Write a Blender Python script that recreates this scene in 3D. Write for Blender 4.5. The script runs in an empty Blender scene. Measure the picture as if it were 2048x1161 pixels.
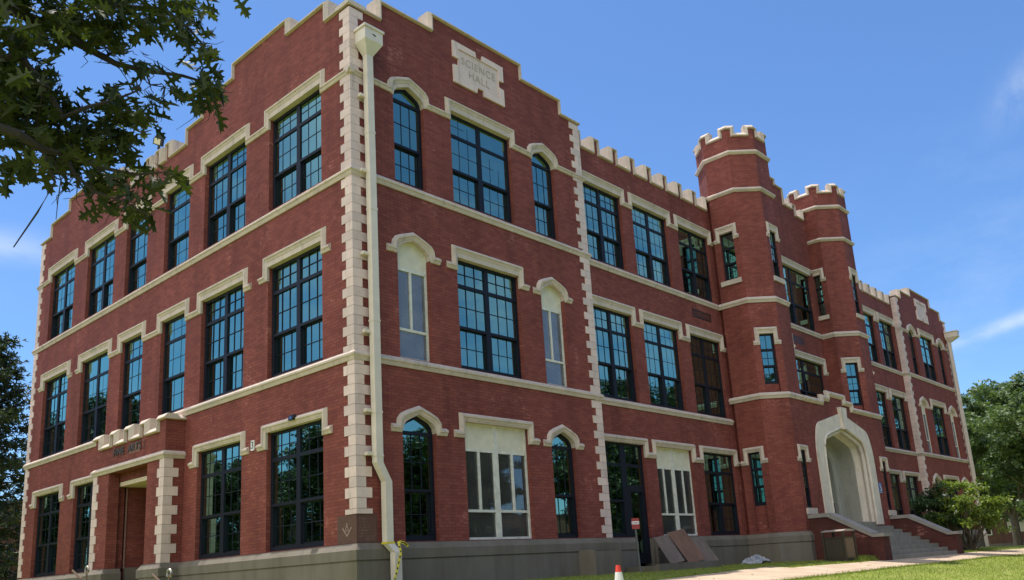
import bpy, bmesh, math, random
from mathutils import Vector, Matrix
from mathutils.geometry import delaunay_2d_cdt
random.seed(7)
R = math.radians
scene = bpy.context.scene
col = scene.collection

# ------------------------------------------------------------------ camera
CAM = Vector((-10.547, -13.917, -0.710))
RX = Vector((0.679428, -0.73137, -0.05895347))
UX = Vector((-0.13392581, -0.20260781, 0.97005874))
FX = Vector((0.7214163, 0.65118968, 0.23560673))
cam = bpy.data.cameras.new('camera')
cam.sensor_width = 36.0
cam.lens = 29.936
cam.shift_y = 0.0724
cam.clip_start = 0.1
cam.clip_end = 3000
camo = bpy.data.objects.new('camera', cam)
col.objects.link(camo)
camo.matrix_world = Matrix(((RX.x, UX.x, -FX.x, CAM.x), (RX.y, UX.y, -FX.y, CAM.y), (RX.z, UX.z, -FX.z, CAM.z), (0, 0, 0, 1)))
scene.camera = camo
scene.render.resolution_x = 1024
scene.render.resolution_y = 580

# ------------------------------------------------------------------ light
SUN_EL, SUN_AZ = R(75), R(-3)            # azimuth measured from +Y towards +X
sdir = Vector((math.sin(SUN_AZ) * math.cos(SUN_EL), math.cos(SUN_AZ) * math.cos(SUN_EL), math.sin(SUN_EL)))
world = bpy.data.worlds.new('World')
scene.world = world
world.use_nodes = True
wn = world.node_tree
for n in list(wn.nodes):
    wn.nodes.remove(n)
def WN(t, **k):
    n = wn.nodes.new(t)
    for a, b in k.items():
        setattr(n, a, b)
    return n
sky = WN('ShaderNodeTexSky', sky_type='NISHITA', sun_disc=False)
sky.sun_elevation = SUN_EL
sky.sun_rotation = SUN_AZ
sky.altitude = 400
sky.air_density = 1.0
sky.dust_density = 0.6
sky.ozone_density = 2.5
bg = WN('ShaderNodeBackground')
bg.inputs['Strength'].default_value = 0.13
wout = WN('ShaderNodeOutputWorld')
tc = WN('ShaderNodeTexCoord')
def cloud(direction, tang, a, b, thr, amount, scale):
    """a soft wisp of cirrus round a direction of the sky, long along tang"""
    d = Vector(direction).normalized()
    t = Vector(tang); t = (t - d * t.dot(d)).normalized()
    s = d.cross(t)
    def dot(v):
        n = WN('ShaderNodeVectorMath', operation='DOT_PRODUCT')
        wn.links.new(tc.outputs['Generated'], n.inputs[0]); n.inputs[1].default_value = v
        return n.outputs['Value']
    def m(op, x, y=None):
        n = WN('ShaderNodeMath', operation=op)
        for i, q in enumerate((x, y)):
            if q is None: continue
            if isinstance(q, (int, float)): n.inputs[i].default_value = q
            else: wn.links.new(q, n.inputs[i])
        return n.outputs[0]
    u = m('DIVIDE', dot(t), a); v = m('DIVIDE', dot(s), b); f = m('GREATER_THAN', dot(d), 0.3)
    r2 = m('ADD', m('MULTIPLY', u, u), m('MULTIPLY', v, v))
    g = m('MULTIPLY', m('POWER', 2.718, m('MULTIPLY', r2, -1.0)), f)
    mp = WN('ShaderNodeMapping'); wn.links.new(tc.outputs['Generated'], mp.inputs['Vector'])
    mp.inputs['Scale'].default_value = scale
    nz = WN('ShaderNodeTexNoise'); nz.inputs['Scale'].default_value = 5.0; nz.inputs['Detail'].default_value = 7.0
    nz.inputs['Roughness'].default_value = 0.62
    wn.links.new(mp.outputs[0], nz.inputs['Vector'])
    k = WN('ShaderNodeMapRange'); k.inputs['From Min'].default_value = thr; k.inputs['From Max'].default_value = thr + 0.35
    wn.links.new(nz.outputs['Fac'], k.inputs['Value'])
    return m('MULTIPLY', m('MULTIPLY', g, k.outputs[0]), amount)
c1 = cloud((0.895, 0.115, 0.43), (0.3, -0.6, 0.75), 0.040, 0.016, 0.36, 0.42, (4, 4, 3))
c2 = cloud((0.965, 0.14, 0.222), (0.25, -0.97, 0.22), 0.13, 0.0075, 0.25, 0.5, (3, 3, 9))
c3 = cloud((0.235, 0.908, 0.345), (0.95, -0.25, 0.02), 0.10, 0.016, 0.25, 0.35, (2, 2, 6))
c4 = cloud((0.85, -0.45, 0.33), (0.5, 0.86, 0), 0.5, 0.13, 0.42, 0.55, (2.2, 2.2, 5))
c5 = cloud((-0.55, 0.75, 0.42), (0.75, 0.5, 0), 0.45, 0.16, 0.45, 0.5, (2.2, 2.2, 5))
acc = c1
for c in (c2, c3, c4, c5):
    n = WN('ShaderNodeMath', operation='MAXIMUM'); wn.links.new(acc, n.inputs[0]); wn.links.new(c, n.inputs[1]); acc = n.outputs[0]
# unseen bright cumulus added behind the camera to brighten the shaded facades
def fill_cloud(direction, lo, hi):
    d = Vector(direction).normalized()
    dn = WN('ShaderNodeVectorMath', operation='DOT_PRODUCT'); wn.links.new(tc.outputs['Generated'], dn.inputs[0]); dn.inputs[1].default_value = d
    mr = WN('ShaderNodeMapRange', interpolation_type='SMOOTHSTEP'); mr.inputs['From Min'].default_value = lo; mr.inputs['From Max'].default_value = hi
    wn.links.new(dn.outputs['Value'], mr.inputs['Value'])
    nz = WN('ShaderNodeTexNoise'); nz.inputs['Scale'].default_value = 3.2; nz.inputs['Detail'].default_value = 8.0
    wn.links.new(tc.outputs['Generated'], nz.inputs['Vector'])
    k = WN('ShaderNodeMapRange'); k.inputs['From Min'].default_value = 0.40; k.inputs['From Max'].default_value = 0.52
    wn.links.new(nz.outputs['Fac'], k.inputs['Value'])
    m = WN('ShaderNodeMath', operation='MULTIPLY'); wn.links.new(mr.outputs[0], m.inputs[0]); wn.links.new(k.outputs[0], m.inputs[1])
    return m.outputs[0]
cu = fill_cloud((-0.88, -0.12, 0.46), 0.50, 0.78)
tn = WN('ShaderNodeMixRGB', blend_type='MULTIPLY'); tn.inputs['Fac'].default_value = 1.0
wn.links.new(sky.outputs['Color'], tn.inputs['Color1']); tn.inputs['Color2'].default_value = (0.525, 0.705, 0.90, 1)
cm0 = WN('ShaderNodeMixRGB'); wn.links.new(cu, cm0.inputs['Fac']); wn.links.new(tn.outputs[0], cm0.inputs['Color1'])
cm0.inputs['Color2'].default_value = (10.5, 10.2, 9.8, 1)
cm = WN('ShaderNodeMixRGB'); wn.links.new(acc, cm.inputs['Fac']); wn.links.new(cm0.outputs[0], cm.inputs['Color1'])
cm.inputs['Color2'].default_value = (4.6, 5.0, 5.4, 1)
wn.links.new(cm.outputs[0], bg.inputs['Color'])
wn.links.new(bg.outputs[0], wout.inputs['Surface'])

sun = bpy.data.lights.new('sun', 'SUN')
sun.energy = 3.5
sun.angle = R(0.53)
sun.color = (1.0, 0.95, 0.87)
suno = bpy.data.objects.new('sun', sun)
col.objects.link(suno)
suno.location = (0, 0, 60)
suno.rotation_euler = (-sdir).to_track_quat('-Z', 'Y').to_euler()

scene.view_settings.view_transform = 'Standard'
scene.view_settings.look = 'None'
scene.view_settings.gamma = 1.0
scene.view_settings.exposure = 0.7
scene.cycles.max_bounces = 8
scene.cycles.transparent_max_bounces = 24
scene.cycles.sample_clamp_indirect = 6.0

# ------------------------------------------------------------------ materials
def mat(name):
    m = bpy.data.materials.new(name); m.use_nodes = True
    nt = m.node_tree
    return m, nt, nt.nodes['Principled BSDF']
def node(nt, t, **k):
    n = nt.nodes.new(t)
    for a, b in k.items():
        setattr(n, a, b)
    return n
def noise(nt, scale, detail=6, rough=0.6, coord='Object', sc=(1, 1, 1)):
    t = node(nt, 'ShaderNodeTexCoord'); mp = node(nt, 'ShaderNodeMapping'); mp.inputs['Scale'].default_value = sc
    nz = node(nt, 'ShaderNodeTexNoise'); nz.inputs['Scale'].default_value = scale; nz.inputs['Detail'].default_value = detail
    nz.inputs['Roughness'].default_value = rough
    nt.links.new(t.outputs[coord], mp.inputs[0]); nt.links.new(mp.outputs[0], nz.inputs['Vector'])
    return nz.outputs['Fac']
def ramp(nt, fac, stops):
    r = node(nt, 'ShaderNodeValToRGB')
    el = r.color_ramp.elements
    while len(el) < len(stops): el.new(0.5)
    for e, (p, c) in zip(el, stops):
        e.position = p; e.color = (*c, 1) if len(c) == 3 else c
    nt.links.new(fac, r.inputs[0])
    return r.outputs[0]
def mix(nt, fac, a, b, kind='MIX'):
    n = node(nt, 'ShaderNodeMixRGB', blend_type=kind)
    for i, q in zip(('Fac', 'Color1', 'Color2'), (fac, a, b)):
        if isinstance(q, (int, float)): n.inputs[i].default_value = q
        elif isinstance(q, tuple): n.inputs[i].default_value = (*q, 1)
        else: nt.links.new(q, n.inputs[i])
    return n.outputs[0]
def bump(nt, b, h, strength, dist=0.01):
    n = node(nt, 'ShaderNodeBump'); n.inputs['Strength'].default_value = strength; n.inputs['Distance'].default_value = dist
    nt.links.new(h, n.inputs['Height']); nt.links.new(n.outputs[0], b.inputs['Normal'])

def plain(name, c, rough=0.6, var=0.0, scale=4.0, metal=0.0, spec=0.5, sc=(1, 1, 1)):
    m, nt, b = mat(name)
    b.inputs['Roughness'].default_value = rough
    b.inputs['Metallic'].default_value = metal
    b.inputs['Specular IOR Level'].default_value = spec
    if var:
        f = noise(nt, scale, sc=sc)
        o = ramp(nt, f, [(0.3, tuple(x * (1 - var) for x in c)), (0.7, tuple(min(1, x * (1 + var)) for x in c))])
        nt.links.new(o, b.inputs['Base Color'])
    else:
        b.inputs['Base Color'].default_value = (*c, 1)
    return m

def brick_mat(name, c1, c2, mortar, pale=(0.46, 0.20, 0.16), patch=0.72):
    m, nt, b = mat(name)
    uv = node(nt, 'ShaderNodeUVMap')
    br = node(nt, 'ShaderNodeTexBrick')
    br.inputs['Scale'].default_value = 1.0
    br.inputs['Brick Width'].default_value = 0.215
    br.inputs['Row Height'].default_value = 0.072
    br.inputs['Mortar Size'].default_value = 0.0065
    br.inputs['Mortar Smooth'].default_value = 0.3
    br.inputs['Bias'].default_value = 0.0
    br.inputs['Color1'].default_value = (*c1, 1); br.inputs['Color2'].default_value = (*c2, 1); br.inputs['Mortar'].default_value = (*mortar, 1)
    nt.links.new(uv.outputs[0], br.inputs['Vector'])
    big = noise(nt, 0.55, 5, 0.65)
    o = mix(nt, 1.0, br.outputs['Color'], ramp(nt, big, [(0.25, (0.80, 0.78, 0.78)), (0.75, (1.16, 1.12, 1.1))]), 'MULTIPLY')
    fine = noise(nt, 9.0, 4, 0.7, sc=(1, 1, 2.5))
    o = mix(nt, 1.0, o, ramp(nt, fine, [(0.2, (0.86, 0.86, 0.86)), (0.8, (1.12, 1.12, 1.12))]), 'MULTIPLY')
    # rain streaks and soot, long down the wall
    st_ = noise(nt, 1.5, 6, 0.7, sc=(1, 1, 0.10))
    o = mix(nt, 1.0, o, ramp(nt, st_, [(0.30, (0.74, 0.74, 0.75)), (0.52, (1.0, 1.0, 1.0)), (0.8, (1.10, 1.09, 1.06))]), 'MULTIPLY')
    # scuffed bricks: paler rows that come in clusters
    pn = noise(nt, 1.1, 3, 0.5); pn2 = noise(nt, 5.5, 2, 0.6, sc=(1, 1, 3.2))
    mm = node(nt, 'ShaderNodeMath', operation='MULTIPLY'); nt.links.new(pn, mm.inputs[0]); nt.links.new(pn2, mm.inputs[1])
    f = ramp(nt, mm.outputs[0], [(0.36, (0, 0, 0)), (0.44, (patch, patch, patch))])
    f2 = node(nt, 'ShaderNodeMath', operation='MULTIPLY'); nt.links.new(f, f2.inputs[0]); f2.inputs[1].default_value = 0.55
    o = mix(nt, f2.outputs[0], o, pale)
    nt.links.new(o, b.inputs['Base Color'])
    b.inputs['Roughness'].default_value = 0.8
    b.inputs['Specular IOR Level'].default_value = 0.25
    bump(nt, b, br.outputs['Fac'], -0.35, 0.006)
    return m

def stone_mat(name, c, stain=(0.36, 0.25, 0.11), amt=0.5, joint=0.0, grey=(0.36, 0.34, 0.31)):
    m, nt, b = mat(name)
    f = noise(nt, 2.2, 7, 0.65)
    o = ramp(nt, f, [(0.28, tuple(x * 0.86 for x in c)), (0.72, tuple(x * 1.08 for x in c))])
    g = noise(nt, 1.3, 6, 0.7, sc=(1, 1, 0.5))
    o = mix(nt, ramp(nt, g, [(0.50, (0, 0, 0)), (0.72, (0.55, 0.55, 0.55))]), o, grey)
    gi = node(nt, 'ShaderNodeNewGeometry')
    o = mix(nt, 1.0, o, ramp(nt, gi.outputs['Random Per Island'], [(0.0, (0.86, 0.87, 0.88)), (1.0, (1.07, 1.06, 1.04))]), 'MULTIPLY')
    d_ = noise(nt, 7.0, 5, 0.7, sc=(1, 1, 0.12))
    o = mix(nt, ramp(nt, d_, [(0.56, (0, 0, 0)), (0.74, (0.6, 0.6, 0.6))]), o, tuple(x * 0.55 for x in grey))
    s = noise(nt, 5.0, 6, 0.7, sc=(1, 1, 2.0))
    o = mix(nt, ramp(nt, s, [(0.55, (0, 0, 0)), (0.75, (amt, amt, amt))]), o, stain)
    nt.links.new(o, b.inputs['Base Color'])
    b.inputs['Roughness'].default_value = 0.85
    b.inputs['Specular IOR Level'].default_value = 0.2
    bump(nt, b, noise(nt, 26, 4), 0.25, 0.006)
    return m

def concrete_mat(name, c, dark=0.6):
    m, nt, b = mat(name)
    f = noise(nt, 1.4, 8, 0.7)
    o = ramp(nt, f, [(0.25, tuple(x * 0.78 for x in c)), (0.75, tuple(x * 1.12 for x in c))])
    s = noise(nt, 2.6, 6, 0.65, sc=(1, 1, 0.14))
    o = mix(nt, ramp(nt, s, [(0.45, (0, 0, 0)), (0.72, (dark, dark, dark))]), o, tuple(x * 0.5 for x in c))
    blot = noise(nt, 0.7, 7, 0.72)
    o = mix(nt, ramp(nt, blot, [(0.46, (0, 0, 0)), (0.62, (0.5, 0.5, 0.5))]), o, tuple(x * y for x, y in zip(c, (0.62, 0.60, 0.50))))
    nt.links.new(o, b.inputs['Base Color'])
    b.inputs['Roughness'].default_value = 0.9
    b.inputs['Specular IOR Level'].default_value = 0.2
    bump(nt, b, noise(nt, 30, 5), 0.3, 0.006)
    return m

def leaf_mat(name, c1, c2, trans=0.35, rough=0.45):
    m, nt, b = mat(name)
    g = node(nt, 'ShaderNodeNewGeometry')
    o = ramp(nt, g.outputs['Random Per Island'], [(0.0, c1), (1.0, c2)])
    nt.links.new(o, b.inputs['Base Color'])
    b.inputs['Roughness'].default_value = rough
    b.inputs['Specular IOR Level'].default_value = 0.35
    tr = node(nt, 'ShaderNodeBsdfTranslucent')
    o2 = mix(nt, 1.0, o, (1.5, 1.6, 0.6), 'MULTIPLY')
    nt.links.new(o2, tr.inputs['Color'])
    mx = node(nt, 'ShaderNodeMixShader'); mx.inputs[0].default_value = trans
    nt.links.new(b.outputs[0], mx.inputs[1]); nt.links.new(tr.outputs[0], mx.inputs[2])
    nt.links.new(mx.outputs[0], nt.nodes['Material Output'].inputs['Surface'])
    return m

def glass_mat(name, tint, refl, base, through, wav=0.35):
    m, nt, b = mat(name)
    nt.nodes.remove(b)
    tr = node(nt, 'ShaderNodeBsdfTransparent'); tr.inputs['Color'].default_value = (*through, 1)
    gl = node(nt, 'ShaderNodeBsdfGlossy'); gl.inputs['Color'].default_value = (*refl, 1); gl.inputs['Roughness'].default_value = 0.015
    fr = node(nt, 'ShaderNodeFresnel'); fr.inputs['IOR'].default_value = 1.55
    ma = node(nt, 'ShaderNodeMath', operation='MULTIPLY_ADD'); nt.links.new(fr.outputs[0], ma.inputs[0]); ma.inputs[1].default_value = 1.3; ma.inputs[2].default_value = base
    ma.use_clamp = True
    mx = node(nt, 'ShaderNodeMixShader'); nt.links.new(ma.outputs[0], mx.inputs[0])
    nt.links.new(tr.outputs[0], mx.inputs[1]); nt.links.new(gl.outputs[0], mx.inputs[2])
    bp = node(nt, 'ShaderNodeBump'); bp.inputs['Strength'].default_value = wav; bp.inputs['Distance'].default_value = 0.004
    nt.links.new(noise(nt, 1.6, 2), bp.inputs['Height']); nt.links.new(bp.outputs[0], gl.inputs['Normal'])
    nt.links.new(mx.outputs[0], nt.nodes['Material Output'].inputs['Surface'])
    return m

M = {}
M['brick'] = brick_mat('red_brick', (0.262, 0.076, 0.057), (0.192, 0.050, 0.041), (0.122, 0.042, 0.036))
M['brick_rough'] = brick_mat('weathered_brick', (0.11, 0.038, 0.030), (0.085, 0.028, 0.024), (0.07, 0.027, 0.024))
M['brick_brown'] = brick_mat('brown_brick', (0.17, 0.085, 0.06), (0.14, 0.065, 0.05), (0.13, 0.09, 0.07))
M['stone'] = stone_mat('limestone', (0.60, 0.50, 0.425), grey=(0.40, 0.365, 0.335), stain=(0.36, 0.24, 0.12), amt=0.6)
M['quoin'] = stone_mat('quoin_stone', (0.72, 0.565, 0.515), amt=0.15, grey=(0.60, 0.49, 0.42))
M['portal'] = stone_mat('portal_stone', (0.74, 0.65, 0.565), amt=0.25, grey=(0.50, 0.46, 0.42))
M['cheek_stone'] = stone_mat('grey_cap_stone', (0.30, 0.275, 0.25), amt=0.2, grey=(0.22, 0.21, 0.20))
M['step'] = concrete_mat('step_concrete', (0.30, 0.275, 0.24))
M['concrete'] = concrete_mat('plinth_concrete', (0.195, 0.17, 0.14))
M['plaster'] = stone_mat('vestibule_plaster', (0.42, 0.40, 0.35), amt=0.25)
M['dark_frame'] = plain('dark_window_frame', (0.010, 0.012, 0.021), 0.5, spec=0.2)
M['white_frame'] = plain('white_window_frame', (0.66, 0.64, 0.56), 0.6, 0.18, 6)
M['soffit'] = plain('porch_soffit', (0.74, 0.60, 0.45), 0.7, 0.06, 3)
M['cream_panel'] = plain('cream_panel', (0.68, 0.635, 0.50), 0.6, 0.10, 3)
M['pipe'] = plain('cream_pipe_paint', (0.67, 0.59, 0.50), 0.5, 0.08, 2.5)
M['glass'] = glass_mat('tinted_window_glass', None, (0.52, 0.90, 0.75), 0.33, (0.10, 0.12, 0.12))
M['old_glass'] = glass_mat('old_window_glass', None, (0.8, 0.9, 0.95), 0.06, (0.5, 0.55, 0.54), 0.8)
def dusty(m, amt, c):
    nt = m.node_tree; out = nt.nodes['Material Output']; src = out.inputs['Surface'].links[0].from_socket
    df = node(nt, 'ShaderNodeBsdfDiffuse'); df.inputs['Color'].default_value = (*c, 1)
    f = ramp(nt, noise(nt, 1.2, 4, 0.6), [(0.3, (amt * 0.6,) * 3), (0.7, (amt * 1.3,) * 3)])
    mx = node(nt, 'ShaderNodeMixShader'); nt.links.new(f, mx.inputs[0]); nt.links.new(src, mx.inputs[1]); nt.links.new(df.outputs[0], mx.inputs[2])
    nt.links.new(mx.outputs[0], out.inputs['Surface'])
M['pale_glass'] = glass_mat('pale_old_window_glass', None, (0.8, 0.9, 0.95), 0.06, (0.5, 0.55, 0.54), 0.8)
dusty(M['old_glass'], 0.09, (0.50, 0.50, 0.48))
dusty(M['pale_glass'], 0.26, (0.52, 0.54, 0.58))
M['interior'] = plain('interior_paint', (0.36, 0.35, 0.31), 0.9)
M['blind'] = plain('window_blind', (0.55, 0.52, 0.45), 0.8)
M['black'] = plain('black_paint', (0.01, 0.01, 0.012), 0.5)
M['black_metal'] = plain('black_metal', (0.018, 0.019, 0.024), 0.35, metal=0.3)
M['sign_metal'] = plain('weathered_sign_metal', (0.085, 0.075, 0.07), 0.5, 0.3, 20)
M['ghost'] = plain('faded_paint_patch', (0.235, 0.115, 0.09), 0.8, 0.2, 9)
M['letter_cut'] = plain('cut_letter_shadow', (0.42, 0.345, 0.28), 0.9, 0.15, 12)
M['inscription'] = plain('brown_painted_brick', (0.105, 0.052, 0.04), 0.85, 0.2, 14)
M['inscription_mark'] = plain('faded_white_mark', (0.30, 0.20, 0.17), 0.85, 0.2, 20)
def worn_text_mat():
    m, nt, b = mat('worn_painted_lettering')
    uv = node(nt, 'ShaderNodeUVMap'); sp_ = node(nt, 'ShaderNodeSeparateXYZ'); nt.links.new(uv.outputs[0], sp_.inputs[0])
    fr = node(nt, 'ShaderNodeMath', operation='FRACT'); dv = node(nt, 'ShaderNodeMath', operation='DIVIDE')
    nt.links.new(sp_.outputs['Y'], dv.inputs[0]); dv.inputs[1].default_value = 0.058; nt.links.new(dv.outputs[0], fr.inputs[0])
    row = node(nt, 'ShaderNodeMath', operation='GREATER_THAN'); nt.links.new(fr.outputs[0], row.inputs[0]); row.inputs[1].default_value = 0.55
    n1 = noise(nt, 42, 1, 0.4, sc=(1, 1, 0.5)); g1 = ramp(nt, n1, [(0.50, (0, 0, 0)), (0.54, (1, 1, 1))])
    n2 = noise(nt, 4, 2, 0.5); g2 = ramp(nt, n2, [(0.45, (0, 0, 0)), (0.6, (1, 1, 1))])
    a = mix(nt, 1.0, g1, g2, 'MULTIPLY'); a = mix(nt, 1.0, a, row.outputs[0], 'MULTIPLY')
    o = mix(nt, a, (0.115, 0.056, 0.044), (0.20, 0.13, 0.11))
    nt.links.new(o, b.inputs['Base Color']); b.inputs['Roughness'].default_value = 0.85
    return m
M['worn_text'] = worn_text_mat()
M['lens'] = plain('lamp_lens', (0.72, 0.62, 0.44), 0.3)
M['white_paint'] = plain('white_paint', (0.74, 0.74, 0.72), 0.5, 0.05, 8)
M['red_paint'] = plain('red_sign_paint', (0.33, 0.045, 0.04), 0.5, 0.1, 8)
M['blue_paint'] = plain('blue_sign_paint', (0.045, 0.12, 0.36), 0.5, 0.1, 8)
M['grey_post'] = plain('grey_post', (0.10, 0.105, 0.10), 0.6, 0.15, 12)
M['cone_red'] = plain('cone_red_orange', (0.80, 0.055, 0.03), 0.45, 0.08, 14)
M['cone_white'] = plain('cone_reflective_collar', (0.78, 0.74, 0.70), 0.4, 0.05, 10)
M['ply'] = plain('plywood_brown', (0.175, 0.095, 0.06), 0.8, 0.28, 5, sc=(1, 1, 0.35))
M['ply_grey'] = plain('plywood_grey', (0.165, 0.125, 0.10), 0.8, 0.25, 5, sc=(1, 1, 0.35))
M['sheet'] = plain('plastic_sheeting', (0.33, 0.34, 0.35), 0.4, 0.5, 9)
M['can'] = plain('bronze_bin_paint', (0.045, 0.036, 0.026), 0.5, 0.12, 6)
M['can_lit_side'] = plain('lit_bin_panel', (0.16, 0.11, 0.068), 0.55, 0.2, 8)  # paler than the body: bounce light from the lawn put into the colour
M['can_rim'] = plain('bin_rim', (0.34, 0.28, 0.24), 0.4, 0.1, 8)
M['tape'] = plain('yellow_tape', (0.66, 0.55, 0.04), 0.45)
M['tape_ink'] = plain('tape_print', (0.015, 0.015, 0.01), 0.5)
M['rail'] = plain('brown_rail_paint', (0.17, 0.10, 0.075), 0.35, 0.25, 12, spec=0.6)
M['rail_grey'] = plain('worn_rail_metal', (0.42, 0.40, 0.35), 0.35, 0.2, 20, metal=0.4)
M['bark'] = plain('bark', (0.11, 0.085, 0.065), 0.9, 0.35, 12, sc=(1, 1, 0.3))
M['twig'] = plain('twig_bark', (0.045, 0.035, 0.032), 0.9, 0.2, 20)
M['oak_leaf'] = leaf_mat('oak_leaf', (0.020, 0.032, 0.009), (0.062, 0.078, 0.020), 0.30, 0.55)
M['tree_leaf'] = leaf_mat('tree_leaf', (0.055, 0.095, 0.036), (0.150, 0.205, 0.080), 0.3)
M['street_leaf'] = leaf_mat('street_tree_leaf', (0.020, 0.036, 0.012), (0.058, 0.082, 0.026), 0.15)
M['shrub_leaf'] = leaf_mat('shrub_leaf', (0.075, 0.13, 0.025), (0.23, 0.28, 0.06), 0.36)
M['dark_leaf'] = leaf_mat('dark_shrub_leaf', (0.03, 0.07, 0.025), (0.075, 0.12, 0.05), 0.2)
M['needle'] = leaf_mat('conifer_needles', (0.024, 0.042, 0.020), (0.062, 0.085, 0.040), 0.15)
M['flower'] = plain('white_petals', (0.68, 0.70, 0.66), 0.7)
M['asphalt_roof'] = plain('roof_membrane', (0.10, 0.10, 0.10), 0.9, 0.2, 2)
M['litter'] = leaf_mat('dry_leaves', (0.10, 0.055, 0.02), (0.30, 0.20, 0.09), 0.1)
M['grass_blade'] = leaf_mat('grass_blades', (0.13, 0.19, 0.022), (0.30, 0.33, 0.075), 0.3)
def ground_mat(name, c1, c2, c3, s1, s2):
    m, nt, b = mat(name)
    a = noise(nt, s1, 8, 0.65); f = noise(nt, s2, 6, 0.7)
    o = ramp(nt, a, [(0.3, c1), (0.7, c2)])
    o = mix(nt, ramp(nt, f, [(0.5, (0, 0, 0)), (0.78, (0.7, 0.7, 0.7))]), o, c3)
    nt.links.new(o, b.inputs['Base Color']); b.inputs['Roughness'].default_value = 0.95; b.inputs['Specular IOR Level'].default_value = 0.15
    bump(nt, b, noise(nt, 30, 4), 0.6, 0.02)
    return m
M['lawn'] = ground_mat('lawn_grass', (0.14, 0.185, 0.030), (0.235, 0.27, 0.052), (0.33, 0.275, 0.12), 0.45, 1.6)
def path_mat():
    m, nt, b = mat('path_concrete')
    a = noise(nt, 0.8, 8, 0.65); f = noise(nt, 3.0, 6, 0.7)
    o = ramp(nt, a, [(0.3, (0.42, 0.32, 0.225)), (0.7, (0.54, 0.42, 0.305))])
    o = mix(nt, ramp(nt, f, [(0.5, (0, 0, 0)), (0.78, (0.7, 0.7, 0.7))]), o, (0.34, 0.255, 0.18))
    t = node(nt, 'ShaderNodeTexCoord'); sp = node(nt, 'ShaderNodeSeparateXYZ'); nt.links.new(t.outputs['Object'], sp.inputs[0])
    dv = node(nt, 'ShaderNodeMath', operation='DIVIDE'); nt.links.new(sp.outputs['X'], dv.inputs[0]); dv.inputs[1].default_value = 1.55
    fr = node(nt, 'ShaderNodeMath', operation='FRACT'); nt.links.new(dv.outputs[0], fr.inputs[0])
    lt = node(nt, 'ShaderNodeMath', operation='LESS_THAN'); nt.links.new(fr.outputs[0], lt.inputs[0]); lt.inputs[1].default_value = 0.022
    o = mix(nt, lt.outputs[0], o, (0.17, 0.13, 0.09))
    v = node(nt, 'ShaderNodeTexVoronoi', feature='DISTANCE_TO_EDGE'); v.inputs['Scale'].default_value = 0.35; nt.links.new(t.outputs['Object'], v.inputs['Vector'])
    ck = node(nt, 'ShaderNodeMath', operation='LESS_THAN'); nt.links.new(v.outputs['Distance'], ck.inputs[0]); ck.inputs[1].default_value = 0.004
    o = mix(nt, ck.outputs[0], o, (0.20, 0.15, 0.11))
    nt.links.new(o, b.inputs['Base Color']); b.inputs['Roughness'].default_value = 0.95; b.inputs['Specular IOR Level'].default_value = 0.15
    bump(nt, b, noise(nt, 30, 4), 0.5, 0.01)
    return m
M['path'] = path_mat()

# ------------------------------------------------------------------ mesh helpers
class Frame:
    """a vertical facade plane: u along the wall, v = height, d = outwards"""
    def __init__(s, o, u, n): s.o, s.u, s.n = Vector(o), Vector(u).normalized(), Vector(n).normalized()
    def __call__(s, u, v, d=0.0): return s.o + s.u * u + Vector((0, 0, v)) + s.n * d
class Flat:
    def __call__(s, a, b, c=0.0): return Vector((a, b, c))
FLAT = Flat()
FRONT = Frame((0, 0, 0), (1, 0, 0), (0, -1, 0))
LEFT = Frame((0, 0, 0), (0, 1, 0), (-1, 0, 0))
def front_at(y): return Frame((0, y, 0), (1, 0, 0), (0, -1, 0))

def offset_path(path, o, closed=False):
    n = len(path); out = []
    for i, p in enumerate(path):
        p = Vector(p)
        a = Vector(path[i - 1]) if (i > 0 or closed) else None
        b = Vector(path[(i + 1) % n]) if (i < n - 1 or closed) else None
        ns = []
        for q, r in ((a, p), (p, b)):
            if q is None or r is None: continue
            t = (r - q)
            if t.length < 1e-9: continue
            t.normalize(); ns.append(Vector((t.y, -t.x)))
        if len(ns) == 2:
            k = 1 + ns[0].dot(ns[1])
            m = (ns[0] + ns[1]) / max(k, 0.25)
        else: m = ns[0]
        out.append(p + m * o)
    return out

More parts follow.
